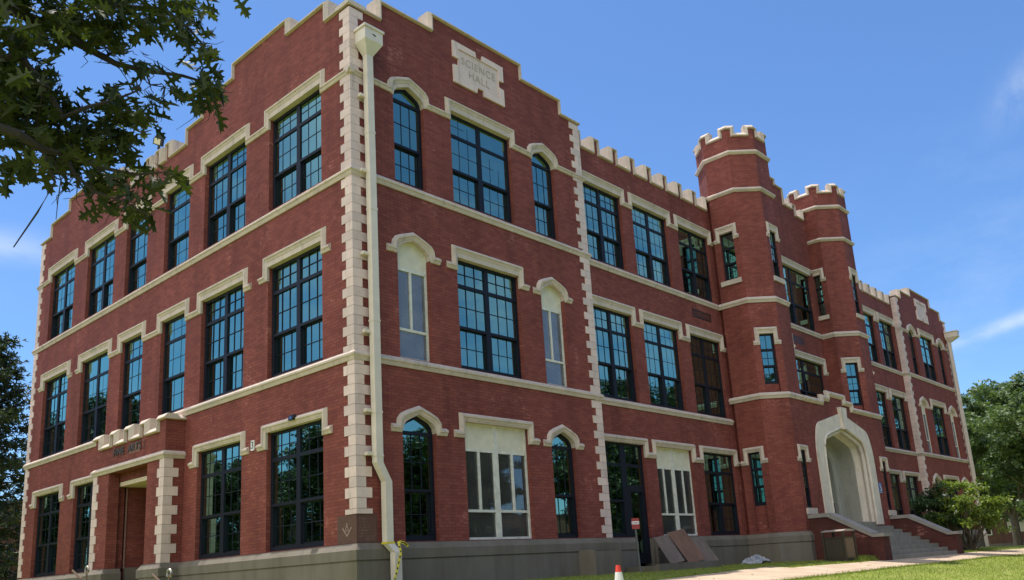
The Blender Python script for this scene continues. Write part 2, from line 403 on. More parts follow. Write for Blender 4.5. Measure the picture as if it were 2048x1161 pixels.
class MB:
    def __init__(s): s.v, s.f = [], []
    def add(s, vs, fs):
        k = len(s.v); s.v += [Vector(v) for v in vs]; s.f += [tuple(i + k for i in f) for f in fs]
    def box(s, F, u0, u1, v0, v1, d0, d1):
        P = [F(u, v, d) for d in (d0, d1) for v in (v0, v1) for u in (u0, u1)]
        s.add(P, [(0, 1, 3, 2), (4, 6, 7, 5), (0, 4, 5, 1), (2, 3, 7, 6), (0, 2, 6, 4), (1, 5, 7, 3)])
    def quad(s, F, u0, u1, v0, v1, d):
        s.add([F(u0, v0, d), F(u1, v0, d), F(u1, v1, d), F(u0, v1, d)], [(0, 1, 2, 3)])
    def poly(s, F, pts, d): s.add([F(p[0], p[1], d) for p in pts], [tuple(range(len(pts)))])
    def prism(s, F, pts, d0, d1):
        n = len(pts)
        s.add([F(p[0], p[1], d0) for p in pts] + [F(p[0], p[1], d1) for p in pts],
              [tuple(range(n)), tuple(range(2 * n - 1, n - 1, -1))] + [(i, (i + 1) % n, n + (i + 1) % n, n + i) for i in range(n)])
    def sweep(s, F, path, prof, closed=False):
        rings = [offset_path(path, o, closed) for o, d in prof]
        n, k = len(path), len(prof)
        vs = [F(rings[j][i].x, rings[j][i].y, prof[j][1]) for i in range(n) for j in range(k)]
        fs = []
        for i in range(n if closed else n - 1):
            i2 = (i + 1) % n
            for j in range(k):
                j2 = (j + 1) % k
                fs.append((i * k + j, i * k + j2, i2 * k + j2, i2 * k + j))
        if not closed:
            fs += [tuple(range(k)), tuple(range((n - 1) * k, n * k))]
        s.add(vs, fs)
    def panel(s, F, outline, holes, d0, d1):
        """a slab with holes, between depths d0 and d1 (real thickness, reveals included)"""
        pts, edges, loops = [], [], []
        for lp in [outline] + holes:
            k = len(pts); pts += [Vector((p[0], p[1])) for p in lp]
            edges += [(k + i, k + (i + 1) % len(lp)) for i in range(len(lp))]; loops.append(lp)
        vs, es, fs, *_ = delaunay_2d_cdt(pts, edges, [], 0, 1e-5)
        def inside(p, lp):
            c = False; j = len(lp) - 1
            for i in range(len(lp)):
                a, b = lp[i], lp[j]
                if (a[1] > p.y) != (b[1] > p.y) and p.x < (b[0] - a[0]) * (p.y - a[1]) / (b[1] - a[1]) + a[0]: c = not c
                j = i
            return c
        keep = []
        for f in fs:
            c = sum((vs[i] for i in f), Vector((0, 0))) / len(f)
            if inside(c, outline) and not any(inside(c, h) for h in holes): keep.append(tuple(f))
        for d in (d0, d1): s.add([F(v.x, v.y, d) for v in vs], keep)
        for lp in loops:
            n = len(lp)
            s.add([F(p[0], p[1], d0) for p in lp] + [F(p[0], p[1], d1) for p in lp], [(i, (i + 1) % n, n + (i + 1) % n, n + i) for i in range(n)])
    def tube(s, pts, rad, seg=6):
        n = len(pts); rad = rad if isinstance(rad, (list, tuple)) else [rad] * n
        vs = []
        for i, p in enumerate(pts):
            p = Vector(p)
            t = (Vector(pts[min(i + 1, n - 1)]) - Vector(pts[max(i - 1, 0)])).normalized()
            a = t.orthogonal() if abs(t.z) > 0.95 else t.cross(Vector((0, 0, 1)))
            a.normalize(); b = t.cross(a)
            vs += [p + (a * math.cos(2 * math.pi * k / seg) + b * math.sin(2 * math.pi * k / seg)) * rad[i] for k in range(seg)]
        fs = [(i * seg + k, i * seg + (k + 1) % seg, (i + 1) * seg + (k + 1) % seg, (i + 1) * seg + k) for i in range(n - 1) for k in range(seg)]
        fs += [tuple(range(seg)), tuple(range((n - 1) * seg, n * seg))]
        s.add(vs, fs)
    def mesh(s, name, m, weld=False, smooth=False, mats=None, midx=None):
        me = bpy.data.meshes.new(name)
        me.from_pydata([tuple(v) for v in s.v], [], s.f)
        bm = bmesh.new(); bm.from_mesh(me)
        if weld: bmesh.ops.remove_doubles(bm, verts=bm.verts, dist=0.0005)
        if weld is not None: bmesh.ops.recalc_face_normals(bm, faces=bm.faces)
        uvl = bm.loops.layers.uv.new('UVMap')
        for f in bm.faces:
            n = f.normal; f.smooth = smooth
            if abs(n.z) > 0.9: tu = Vector((1, 0, 0)); tv = Vector((0, 1, 0))
            else:
                tu = Vector((-n.y, n.x, 0)).normalized()
                if tu.x < -0.01 or (abs(tu.x) <= 0.01 and tu.y < 0): tu = -tu
                tv = Vector((0, 0, 1))
            for l in f.loops: l[uvl].uv = (l.vert.co.dot(tu) + 40, l.vert.co.dot(tv) + 10)
        bm.to_mesh(me); bm.free()
        me.materials.append(m)
        return me
    def build(s, name, m, parent=None, label=None, **k):
        return link(name, s.mesh(name, m, **k), parent, label)
def link(name, me, parent=None, label=None):
    o = bpy.data.objects.new(name, me); col.objects.link(o)
    if parent is not None: o.parent = parent
    if label: o['label'] = label
    return o
def tag(o, label, cat, group=None):
    o['label'] = label; o['category'] = cat
    if group: o['group'] = group
    return o
def struct(o, kind='structure'):
    o['kind'] = kind
    return o
def thing(name, label, cat, loc=(0, 0, 0), rotz=0.0, group=None):
    o = bpy.data.objects.new(name, None); col.objects.link(o)
    o.location = loc; o.rotation_euler = (0, 0, rotz); o.empty_display_size = 0.2
    return tag(o, label, cat, group)
def text_mesh(body, size, extrude, width=1.0):
    cu = bpy.data.curves.new('lettering', 'FONT'); cu.body = body; cu.size = size; cu.extrude = extrude
    cu.align_x = 'CENTER'; cu.align_y = 'CENTER'; cu.space_character = width
    o = bpy.data.objects.new('lettering_source', cu); col.objects.link(o)
    dg = bpy.context.evaluated_depsgraph_get()
    me = bpy.data.meshes.new_from_object(o.evaluated_get(dg))
    bpy.data.objects.remove(o)
    return me
def face_matrix(origin, right, normal):
    r, n = Vector(right).normalized(), Vector(normal).normalized(); u = n.cross(r)
    o = Vector(origin)
    return Matrix(((r.x, u.x, n.x, o.x), (r.y, u.y, n.y, o.y), (r.z, u.z, n.z, o.z), (0, 0, 0, 1)))

def ground_z(x, y):
    dx, dy = max(0.0, -x), max(0.0, -y)
    d = math.hypot(dx, dy)
    z = -0.93 - 0.025 * min(d, 3.0)
    if d > 3: z -= 0.10 * (min(d, 14.5) - 3)
    if d > 14.5: z -= 0.004 * min(d - 14.5, 60)
    if x > 42: z -= 0.012 * min(x - 42, 60)
    return z

# ------------------------------------------------------------------ ground, path
def axis(lo, hi, nlo, nhi, step):
    a = [nlo + i * step for i in range(int(round((nhi - nlo) / step)) + 1)]
    x = nlo; s = step
    while x > lo: s *= 1.5; x -= s; a.insert(0, max(x, lo))
    x = nhi; s = step
    while x < hi: s *= 1.5; x += s; a.append(min(x, hi))
    return a
gx, gy = axis(-900, 1500, -16, 48, 0.5), axis(-900, 1500, -20, 4, 0.5)
g = MB()
g.add([(x, y, ground_z(x, y)) for y in gy for x in gx],
      [(j * len(gx) + i, j * len(gx) + i + 1, (j + 1) * len(gx) + i + 1, (j + 1) * len(gx) + i) for j in range(len(gy) - 1) for i in range(len(gx) - 1)])
struct(g.build('lawn', M['lawn'], smooth=True))
def path_far(x):
    return -3.72 - 0.05 * math.sin(x * 0.9) - max(0, x - 30) * 0.09 if x >= 11.2 else -3.05 - 0.11 * (11.2 - x)
def path_near(x): return -5.35 - 0.05 * math.sin(x * 0.7 + 1) - max(0, x - 24) * 0.075 - max(0, 9 - x) * 0.05
pm = MB()
xs = [-14 + 0.25 * i for i in range(401)]
for i in range(len(xs) - 1):
    for j in range(6):
        q = []
        for x, t in ((xs[i], j / 6), (xs[i + 1], j / 6), (xs[i + 1], (j + 1) / 6), (xs[i], (j + 1) / 6)):
            y = path_near(x) * (1 - t) + path_far(x) * t
            q.append((x, y, ground_z(x, y) + 0.014))
        pm.add(q, [(0, 1, 2, 3)])
struct(pm.build('footpath', M['path'], weld=True, smooth=True))
def on_path(x, y): return path_near(x) - 0.02 < y < path_far(x) + 0.02
# grass blades, only where one can tell blades apart
gb = MB()
def blade(x, y, h):
    z = ground_z(x, y); a = random.uniform(0, 6.28); w = 0.006 + 0.10 * h * 0.2
    dx, dy = math.cos(a) * w, math.sin(a) * w; lx, ly = random.gauss(0, 0.35) * h, random.gauss(0, 0.35) * h
    gb.add([(x - dx, y - dy, z - 0.01), (x + dx, y + dy, z - 0.01), (x + lx, y + ly, z + h)], [(0, 1, 2)])
for i in range(52000):
    x = random.uniform(2, 34) ** 1.0; y = random.uniform(-9.5, -0.3)
    if x > 20 and y < -7.5: continue
    if on_path(x, y) or (17.2 < x < 25.7 and y > -4.1) or (y > -1.75 and 16.3 < x < 26.5): continue
    if 8.6 < x < 12.6 and y > -1.0: continue
    blade(x, y, random.uniform(0.025, 0.065))
for i in range(9000):
    x = random.uniform(3, 34); e = random.random() < 0.6
    y = (path_near(x) - abs(random.gauss(0, 0.10))) if e else (path_far(x) + abs(random.gauss(0, 0.10)))
    if not e and x > 17.0 and x < 25.8: continue
    blade(x, y, random.uniform(0.03, 0.09))
for i in range(1500):
    x, y = random.gauss(16.9, 0.35), random.gauss(-3.45, 0.12)
    blade(x, y, random.uniform(0.06, 0.20))
struct(gb.build('grass', M['grass_blade'], weld=None), 'stuff')
ll = MB()
for i in range(230):
    x = random.uniform(2, 34); y = random.uniform(-9, -0.6) if i % 3 else random.choice((path_far(x), path_near(x))) + random.gauss(0, 0.35)
    if y > -4.1 and 15.5 < x < 26.5: continue
    z = ground_z(x, y) + (0.018 if on_path(x, y) else 0.05); a = random.uniform(0, 6.28); sz = random.uniform(0.018, 0.045)
    c, d = math.cos(a) * sz, math.sin(a) * sz
    ll.add([(x - c, y - d, z), (x + d * .5, y - c * .5, z + .012), (x + c, y + d, z + .004), (x - d * .5, y + c * .5, z + .014)], [(0, 1, 2, 3)])
struct(ll.build('leaf_litter', M['litter'], weld=None), 'stuff')

# ------------------------------------------------------------------ the hall
hall = thing('school_hall', 'three storey red brick hall with limestone quoins, battlements and twin turrets', 'building')
Z2, Z3 = 3.97, 8.17                       # sill courses
L, W = 43.95, 19.0
LT = 42.9                                  # the turrets stand symmetrically about LT / 2
CX = LT / 2
PX0, PX1 = 8.45, L - 8.45
YM, YB, YT = 0.25, -0.35, -1.6            # set-back wall, bay between turrets, turret front

GAB = [(0.0, 12.31), (0.84, 12.31), (0.84, 12.80), (2.51, 12.80), (2.51, 13.27), (5.96, 13.27), (5.96, 12.82), (7.66, 12.82), (7.66, 12.38), (8.49, 12.38)]
LG = [(0.0, 12.31), (0.86, 12.31), (0.86, 12.80), (2.50, 12.80), (2.50, 13.21), (5.20, 13.21), (5.20, 12.79), (6.86, 12.79), (6.86, 12.33), (7.76, 12.33)]
left_top = [(-0.077, 12.31)] + LG[1:] + [(7.76, 11.86)]
for a in (8.69, 9.32, 9.95):
    left_top += [(a, 11.86), (a, 12.35), (a + 0.36, 12.35), (a + 0.36, 11.86)]
left_top += [(W - u, z) for u, z in reversed(LG)]
left_top.insert(left_top.index((W - 7.76, 12.33)), (W - 7.76, 11.86))
left_top[-1] = (W + 0.08, 12.31)
mid_top = [(8.40, 12.36), (8.86, 12.36), (8.86, 11.87)]
for k in range(7):
    a = 9.46 + 0.975 * k
    mid_top += [(a, 11.87), (a, 12.36), (a + 0.36, 12.36), (a + 0.36, 11.87)]
mid_top += [(16.29, 11.87), (16.29, 12.36), (16.60, 12.36)]
def mirror(path): return [(L - u, z) for u, z in reversed(path)]
mid_top_far = [(LT - 16.60, 12.36)] + mirror(mid_top)[1:]
COPING = [(-0.03, -0.02), (0.03, 0.075), (0.062, 0.075), (0.078, 0.015), (0.078, -0.40), (0.062, -0.46), (0.03, -0.46), (-0.03, -0.38)]
STRING = [(0.0, -0.03), (0.0, 0.015), (0.055, 0.085), (0.095, 0.085), (0.112, 0.06), (0.165, 0.04), (0.175, 0.03), (0.175, -0.03)]

def rect(u0, u1, v0, v1): return [(u0, v0), (u1, v0), (u1, v1), (u0, v1)]
ARCH = [(-0.48, 0.0), (-0.455, 0.12), (-0.38, 0.21), (-0.25, 0.28), (0.0, 0.385)]      # half of a pointed window head, springing at 0
def arch_head(c, spring):
    a = [(c + x, spring + z) for x, z in ARCH]
    return a + [(c - x, spring + z) for x, z in reversed(ARCH[:-1])]
def pointed(c, v0, spring):
    h = arch_head(c, spring)
    return [(c - 0.48, v0), (c + 0.48, v0)] + list(reversed(h))
OUT = [(-0.655, 0.0), (-0.635, 0.12), (-0.54, 0.24), (-0.36, 0.325), (0.0, 0.455)]
def hood_arch(c, spring):
    a = [(c + x, spring + z) for x, z in OUT]
    return a + [(c - x, spring + z) for x, z in reversed(OUT[:-1])]

FL = [(0.02, 2.72), (Z2 + 0.02, 6.76), (Z3 + 0.04, 10.73)]   # opening bottoms and tops
SPR = [2.36, 6.44, 10.41]                                # springing of pointed windows
LW = [(1.13, 3.35), (4.44, 6.60), (7.45, 8.93), (10.07, 11.55), (12.40, 14.56), (15.65, 17.87)]
MW = [(8.75, 10.80), (11.40, 13.50), (14.15, 16.25)]
PW = [(1.72, 'p'), (3.10, 5.33), (6.675, 'p')]

# --- windows: one mesh per kind, shared by its copies
WK = {}
def zones_double(w, h, units):
    z = []; fr = 0.075; mul = 0.14
    uw = (w - 2 * fr - (units - 1) * mul) / units
    for i in range(units):
        u0 = fr + i * (uw + mul); u1 = u0 + uw
        z.append((rect(u0, u1, h * 0.775, h - 0.075), 'pane', 3, 2, 0.0))
        z.append((rect(u0, u1, h * 0.392, h * 0.775 - 0.085), 'pane', 3, 2, 0.0))
        z.append((rect(u0 + 0.015, u1 - 0.015, 0.10, h * 0.392 - 0.065), 'pane', 3, 2, -0.055))
    return z
def shift(pts, du, dv): return [(u + du, v + dv) for u, v in pts]
def window_kind(kind, w, h):
    key = (kind, round(w, 2), round(h, 2))
    if key in WK: return WK[key]
    F = FRONT
    out = rect(0, w, 0, h)
    if kind == 'double': z = zones_double(w, h, 2)
    elif kind == 'single': z = zones_double(w, h, 1)
    elif kind in ('arch', 'old_arch'):
        s = h - 0.385
        out = shift(pointed(0.48, 0, s), 0, 0)
        ins = offset_path(arch_head(0.48, s), 0.075)
        z = []
        if kind == 'arch':
            lite = [(0.075, s + 0.02), (0.885, s + 0.02)] + [(p.x, p.y) for p in reversed(ins[1:-1])]
            z.append((lite, 'pane', 1, 1, 0.0))
            z.append((rect(0.075, 0.885, h * 0.405, s - 0.06), 'pane', 3, 2, 0.0))
            z.append((rect(0.09, 0.87, 0.10, h * 0.405 - 0.06), 'pane', 3, 2, -0.055))
        else:
            ins = offset_path(arch_head(0.48, s), 0.03)
            lite = [(0.03, s - 0.30), (0.93, s - 0.30)] + [(p.x, p.y) for p in reversed(ins)]
            z.append((lite, 'panel', 1, 1, 0.0))
            z.append((rect(0.05, 0.43, h * 0.255, s - 0.36), 'pane', 1, 1, 0.0))
            z.append((rect(0.49, 0.91, h * 0.255, s - 0.36), 'pane', 1, 1, 0.0))
            z.append((rect(0.05, 0.91, 0.05, h * 0.255 - 0.06), 'pane', 1, 1, 0.0))
    elif kind == 'old_double':
        z = []; fr = 0.05; mul = 0.17; uw = (w - 2 * fr - mul) / 2
        for i in range(2):
            u0 = fr + i * (uw + mul); u1 = u0 + uw; c = (u0 + u1) / 2
            z.append((rect(u0, u1, h * 0.775, h - 0.05), 'panel', 1, 1, 0.0))
            z.append((rect(u0, c - 0.035, h * 0.255, h * 0.775 - 0.06), 'pane', 1, 1, 0.0))
            z.append((rect(c + 0.035, u1, h * 0.255, h * 0.775 - 0.06), 'pane', 1, 1, 0.0))
            z.append((rect(u0, u1, 0.06, h * 0.255 - 0.06), 'pane', 1, 1, -0.01))
    elif kind == 'slit':
        z = [(rect(0.06, w - 0.06, h * 0.70, h - 0.06), 'pane', 2, 1, 0.0), (rect(0.06, w - 0.06, h * 0.375, h * 0.70 - 0.09), 'pane', 2, 2, 0.0),
             (rect(0.07, w - 0.07, 0.09, h * 0.375 - 0.06), 'pane', 2, 2, -0.05)]
    elif kind == 'half_door':      # glazed unit and door leaf, door leaf reaching the ground
        z = [(rect(0.075, 0.94, h * 0.775, h - 0.075), 'pane', 3, 2, 0), (rect(0.075, 0.94, h * 0.392, h * 0.775 - 0.085), 'pane', 3, 2, 0),
             (rect(0.09, 0.925, 0.10, h * 0.392 - 0.065), 'pane', 3, 2, -0.05),
             (rect(1.20, w - 0.075, h * 0.775, h - 0.075), 'pane', 3, 2, 0), (rect(1.20, w - 0.075, h * 0.55, h * 0.775 - 0.085), 'pane', 3, 1, 0),
             (rect(1.31, w - 0.15, -0.48, h * 0.55 - 0.20), 'pane', 1, 1, -0.05)]
        out = [(0, 0), (1.17, 0), (1.17, -0.74), (w, -0.74), (w, h), (0, h)]
    f = MB(); pn = MB(); pl = MB()
    f.panel(F, out, [q[0] for q in z], 0.0, -0.11)
    for pts, k, nc, nr, dd in z:
        u0, u1 = min(p[0] for p in pts), max(p[0] for p in pts); v0, v1 = min(p[1] for p in pts), max(p[1] for p in pts)
        mw = 0.0095
        for i in range(1, nc):
            c = u0 + (u1 - u0) * i / nc; f.box(F, c - mw, c + mw, v0 - 0.004, v1 + 0.004, dd - 0.036, dd - 0.022)
        for i in range(1, nr):
            c = v0 + (v1 - v0) * i / nr; f.box(F, u0 - 0.004, u1 + 0.004, c - mw, c + mw, dd - 0.0355, dd - 0.0225)
        if dd < -0.02 and len(pts) == 4:
            f.panel(F, rect(u0 - 0.02, u1 + 0.02, v0 - 0.02, v1 + 0.02), [rect(u0 + 0.022, u1 - 0.022, v0 + 0.03, v1 - 0.025)], dd - 0.008, dd - 0.05)
        (pn if k == 'pane' else pl).poly(F, [(p[0], p[1]) for p in pts], dd - 0.03)
    if kind == 'old_double':
        for i in range(6):
            for du in (-0.035, 0.035): f.box(F, w / 2 + du - 0.012, w / 2 + du + 0.012, 0.25 + i * 0.42, 0.274 + i * 0.42, -0.001, 0.012)
        f.box(F, -0.02, w + 0.02, -0.03, 0.0, -0.1, 0.05)
    WK[key] = (f, pn, pl, kind)
    old = kind.startswith('old')
    fm = f.mesh('window_frame', M['white_frame' if old else 'dark_frame'])
    pm_ = pn.mesh('pane', M['pale_glass' if kind == 'old_arch' else 'old_glass' if old else 'glass'], weld=None)
    lm = pl.mesh('panel', M['cream_panel'], weld=None) if pl.v else None
    WK[key] = (fm, pm_, lm)
    return WK[key]
def put_window(F, u, v, d, kind, w, h, label=None):
    fm, pm_, lm = window_kind(kind, w, h)
    o = link('window', fm, hall, label)
    # a mesh drawn on FRONT (u=x, d=-y) placed on any facade
    p = F(u, v, d); x = F.u; y = -F.n
    o.matrix_local = Matrix(((x.x, y.x, 0, p.x), (x.y, y.y, 0, p.y), (0, 0, 1, p.z), (0, 0, 0, 1)))
    c = link('pane', pm_, o)
    c.rotation_euler = (wrnd.uniform(-0.004, 0.004), 0, wrnd.uniform(-0.004, 0.004))
    if kind in ('double', 'single') and wrnd.random() < 0.45:
        b = MB(); dr = h * wrnd.choice((0.16, 0.24, 0.24, 0.33, 0.5))
        u_ = w / 2 if kind == 'double' else w
        for i in range(2 if kind == 'double' else 1):
            if i and wrnd.random() < 0.5: dr = h * wrnd.choice((0.1, 0.22, 0.4))
            b.box(FRONT, 0.09 + i * u_, u_ * (i + 1) - 0.09, h - dr, h - 0.06, -0.19, -0.185)
        b.build('blind', M['blind'], o)
    if lm: link('panel', lm, o)
    return o

REC = -0.115
wrnd = random.Random(12)
holesL, holesP, holesM = [], [], []
class Each:
    """every piece added becomes a part of the hall by itself"""
    def __init__(s, name, m): s.name, s.m = name, m
    def _go(s, fn, *a):
        b = MB(); getattr(b, fn)(*a); b.build(s.name, s.m, hall)
    def box(s, *a): s._go('box', *a)
    def sweep(s, *a): s._go('sweep', *a)
hood, lint = Each('hood_mould', M['stone']), Each('lintel', M['stone'])
def square_hood(F, u0, u1, top, stops=(True, True), low=6.59, strg=STRING):
    a = [(u0 - 0.345, low), (u0 - 0.17, low), (u0 - 0.17, top), (u1 + 0.17, top), (u1 + 0.17, low), (u1 + 0.345, low)]
    if not stops[0]: a = a[1:]
    if not stops[1]: a = a[:-1]
    return a
def lintel(F, u0, u1, top):                     # flat stone between hood and opening
    lint.box(F, u0 - 0.002, u1 + 0.002, top - 0.005, top + 0.14, REC - 0.02, 0.028)
HT = [2.91, 7.05, 11.04]; HL = [2.50, 6.59, 10.62]

# left facade
for fl in range(3):
    for i, (u0, u1) in enumerate(LW):
        if fl == 0 and i in (2, 3): continue
        b, t = FL[fl]
        holesL.append(rect(u0, u1, b, t))
        put_window(LEFT, u0, b, REC, 'single' if i in (2, 3) else 'double', u1 - u0, t - b)
        lintel(LEFT, u0, u1, t)
for i in (0, 1, 5): hood.sweep(LEFT, square_hood(LEFT, *LW[i], HT[0], low=HL[0]), STRING)
hood.sweep(LEFT, square_hood(LEFT, *LW[4], HT[0], (False, True), HL[0]), STRING)
for i in (0, 5): hood.sweep(LEFT, square_hood(LEFT, *LW[i], HT[1], low=HL[1]), STRING)
def run(F, wins, top, low, u_start, u_end):
    p = [(u_start, low)]
    for w in wins:
        if w[1] == 'p': p += hood_arch(w[0], low - 0.01)
        else: p += [(w[0] - 0.17, low), (w[0] - 0.17, top), (w[1] + 0.17, top), (w[1] + 0.17, low)]
    return p + [(u_end, low)]
hood.sweep(LEFT, run(LEFT, LW[1:5], HT[1], HL[1], LW[1][0] - 0.345, LW[4][1] + 0.345), STRING)
hood.sweep(LEFT, run(LEFT, LW, HT[2], HL[2], -0.10, W + 0.10), STRING)

# pavilions, built once for the left one and mirrored
def pavilion(x0, mirrored):
    F = FRONT
    def U(u): return L - u if mirrored else u
    holes = []
    for fl in range(3):
        b, t = FL[fl]
        for wdw in PW:
            if wdw[1] == 'p':
                c = U(wdw[0]); holes.append(pointed(c, b, SPR[fl]))
                kind = 'old_arch' if fl == 1 else 'arch'
                put_window(F, c - 0.48, b, REC, kind, 0.96, SPR[fl] + 0.385 - b, 'old white window with a cream painted panel in its pointed head' if fl == 1 else None)
                head = arch_head(c, SPR[fl])
                lint.sweep(F, [(p[0], p[1]) for p in head], [(-0.10, 0.026), (0.001, 0.026), (0.001, REC - 0.02), (-0.10, REC - 0.02)])
                if fl < 2:
                    h = hood_arch(c, HL[fl] - 0.01)
                    hood.sweep(F, [(c - 0.80, HL[fl] - 0.01)] + h + [(c + 0.80, HL[fl] - 0.01)], STRING)
            else:
                u0, u1 = sorted((U(wdw[0]), U(wdw[1])))
                holes.append(rect(u0, u1, b, t))
                kind = 'old_double' if (fl == 0 and not mirrored) else 'double'
                put_window(F, u0, b, REC, kind, u1 - u0, t - b, 'old white window with cream panels and a bolted centre post' if kind == 'old_double' else None)
                lintel(F, u0, u1, t)
                if fl < 2: hood.sweep(F, square_hood(F, u0, u1, HT[fl], low=HL[fl]), STRING)
    wins = [((U(a), 'p') if b == 'p' else tuple(sorted((U(a), U(b))))) for a, b in PW]
    wins.sort(key=lambda w: w[0])
    e0, e1 = (PX1 - 0.10, L + 0.10) if mirrored else (-0.103, PX0 + 0.10)
    hood.sweep(F, run(F, wins, HT[2], HL[2], e0, e1), STRING)
    return holes
holesP1 = pavilion(0, False)
holesP2 = pavilion(PX1, True)

# set-back walls between pavilions and turrets
FM = front_at(YM)
def set_back(mirrored):
    holes = []
    ws = [tuple(sorted((L - a, L - b))) for a, b in MW] if mirrored else MW
    ws = sorted(ws)
    for fl in range(3):
        b, t = FL[fl]
        for i, (u0, u1) in enumerate(ws):
            door = fl == 0 and i == 0 and not mirrored
            old = fl == 0 and i == 1 and not mirrored
            if door: holes.append([(u0, b), (u0 + 1.17, b), (u0 + 1.17, -0.80), (u1, -0.80), (u1, t), (u0, t)])
            else: holes.append(rect(u0, u1, b, t))
            put_window(FM, u0, b, REC, 'half_door' if door else 'old_double' if old else 'double', u1 - u0, t - b,
                       'dark glazed unit with a narrow door leaf reaching the ground' if door else 'old white window with cream panels behind leaning boards' if old else None)
            lintel(FM, u0, u1, t)
        lo, hi = ws[0][0] - 0.17, ws[-1][1] + 0.17
        if mirrored: p = run(FM, ws, HT[fl], HL[fl], lo - 0.02, hi)
        else: p = run(FM, ws, HT[fl], HL[fl], lo, hi + 0.30)
        hood.sweep(FM, p[1:] if not mirrored else p[:-1], STRING)
        # slot between neighbouring hoods stays open: the two legs share one sill piece
    return holes
holesM1 = set_back(False)
holesM2 = set_back(True)

# brick walls
def wall_outline(top, bottom, lo, hi, o=0.06):
    t = offset_path(top, o)
    t = [(min(max(p.x, lo), hi), p.y) for p in t]
    return [(lo, bottom), (hi, bottom)] + list(reversed(t))
TH = -0.38
w = MB()
ol = wall_outline(left_top, -0.02, 0.006, W)
ol = [(0.006, -0.02), (8.2, -0.02), (8.2, 2.45), (10.8, 2.45), (10.8, -0.02), (W, -0.02)] + ol[2:]
w.panel(LEFT, ol, holesL, 0.0, TH)
w.build('wall', M['brick'], hall)
w = MB(); w.panel(FRONT, wall_outline(GAB, -0.02, 0.012, PX0), holesP1, 0.0, TH)
w.box(FRONT, PX0 - 0.38, PX0 - 0.001, -0.02, 12.25, -1.2, -0.385); w.build('wall', M['brick'], hall)
w = MB(); w.panel(FRONT, wall_outline(mirror(GAB), -0.02, PX1, L), holesP2, 0.0, TH)
w.box(FRONT, PX1 + 0.001, PX1 + 0.38, -0.02, 12.25, -1.2, -0.385); w.build('wall', M['brick'], hall)
om = wall_outline(mid_top, -0.02, PX0 - 0.2, 16.62)
b_, t_ = FL[0]
om = [(PX0 - 0.2, -0.02), (9.92, -0.02), (9.92, -0.95), (10.80, -0.95), (10.80, -0.02), (16.62, -0.02)] + om[2:]
hm = [h for h in holesM1 if len(h) == 4]
door_hole = [h for h in holesM1 if len(h) == 6][0]
# the door opening is cut out of the outline itself
om = [(PX0 - 0.2, -0.02), (8.74, -0.02), (8.74, 0.019), (9.92, 0.019), (9.92, 0.02)] + [(9.92, 0.021)]
om = wall_outline(mid_top, -0.02, PX0 - 0.2, 16.62)
om = [om[0], (9.92, -0.02), (9.92, 0.02), (8.75, 0.02), (8.75, 2.72), (10.80, 2.72), (10.80, -0.02)] + om[1:]
w = MB(); w.panel(FM, om, hm, 0.0, TH); w.build('wall', M['brick'], hall)
w = MB(); w.panel(FM, wall_outline(mid_top_far, -0.02, LT - 16.62, PX1 + 0.2), holesM2, 0.0, TH); w.build('wall', M['brick'], hall)
w = MB()
w.box(FLAT, 0.01, L - 0.01, W - 0.38, W - 0.005, -1.5, 11.9)
w.box(FLAT, L - 0.38, L - 0.004, 0.39, W - 0.385, -1.5, 11.9)
w.build('wall', M['brick'], hall)
r = MB(); r.box(FLAT, 0.386, L - 0.386, 0.64, W - 0.386, 11.45, 11.6); r.build('roof', M['asphalt_roof'], hall)

# interior rooms seen through the glass
it = MB()
for z in (-0.30, 3.35, 7.55):
    it.box(FLAT, 0.39, L - 0.39, 0.66, W - 0.39, z, z + 0.25)
it.box(FLAT, 0.39, L - 0.39, 0.66, W - 0.39, 11.2, 11.44)
for z0, z1 in ((-0.045, 3.345), (3.605, 7.545), (7.805, 11.195)):
    it.box(FLAT, 6.4, 6.5, 6.6, W - 0.4, z0, z1)
    it.box(FLAT, 0.4, L - 0.4, 6.45, 6.55, z0, z1)
    for y in (3.9, 9.5, 15.1): it.box(FLAT, 0.4, 6.35, y - 0.05 if y > 6 else 3.86, y + 0.05 if y > 6 else 3.94, z0, z1) if y > 6.6 else None
    for x in (8.2, 16.6, 26.3, 34.8): it.box(FLAT, x - 0.05, x + 0.05, 0.66, 6.4, z0, z1)
it.build('interior', M['interior'], hall)
for x, y, z in ((4.6, 2.4, 2.55), (12.6, 2.6, 2.5), (12.0, 2.6, 6.6), (4.2, 2.4, 10.5), (2.6, 6.0, 2.5)):
    cl = MB(); cl.box(FLAT, x - 0.7, x + 0.7, y - 0.09, y + 0.09, z, z + 0.07); cl.box(FLAT, x - 0.01, x + 0.01, y - 0.01, y + 0.01, z + 0.071, z + 0.6)
    cl.build('ceiling_light', M['white_paint'], hall)

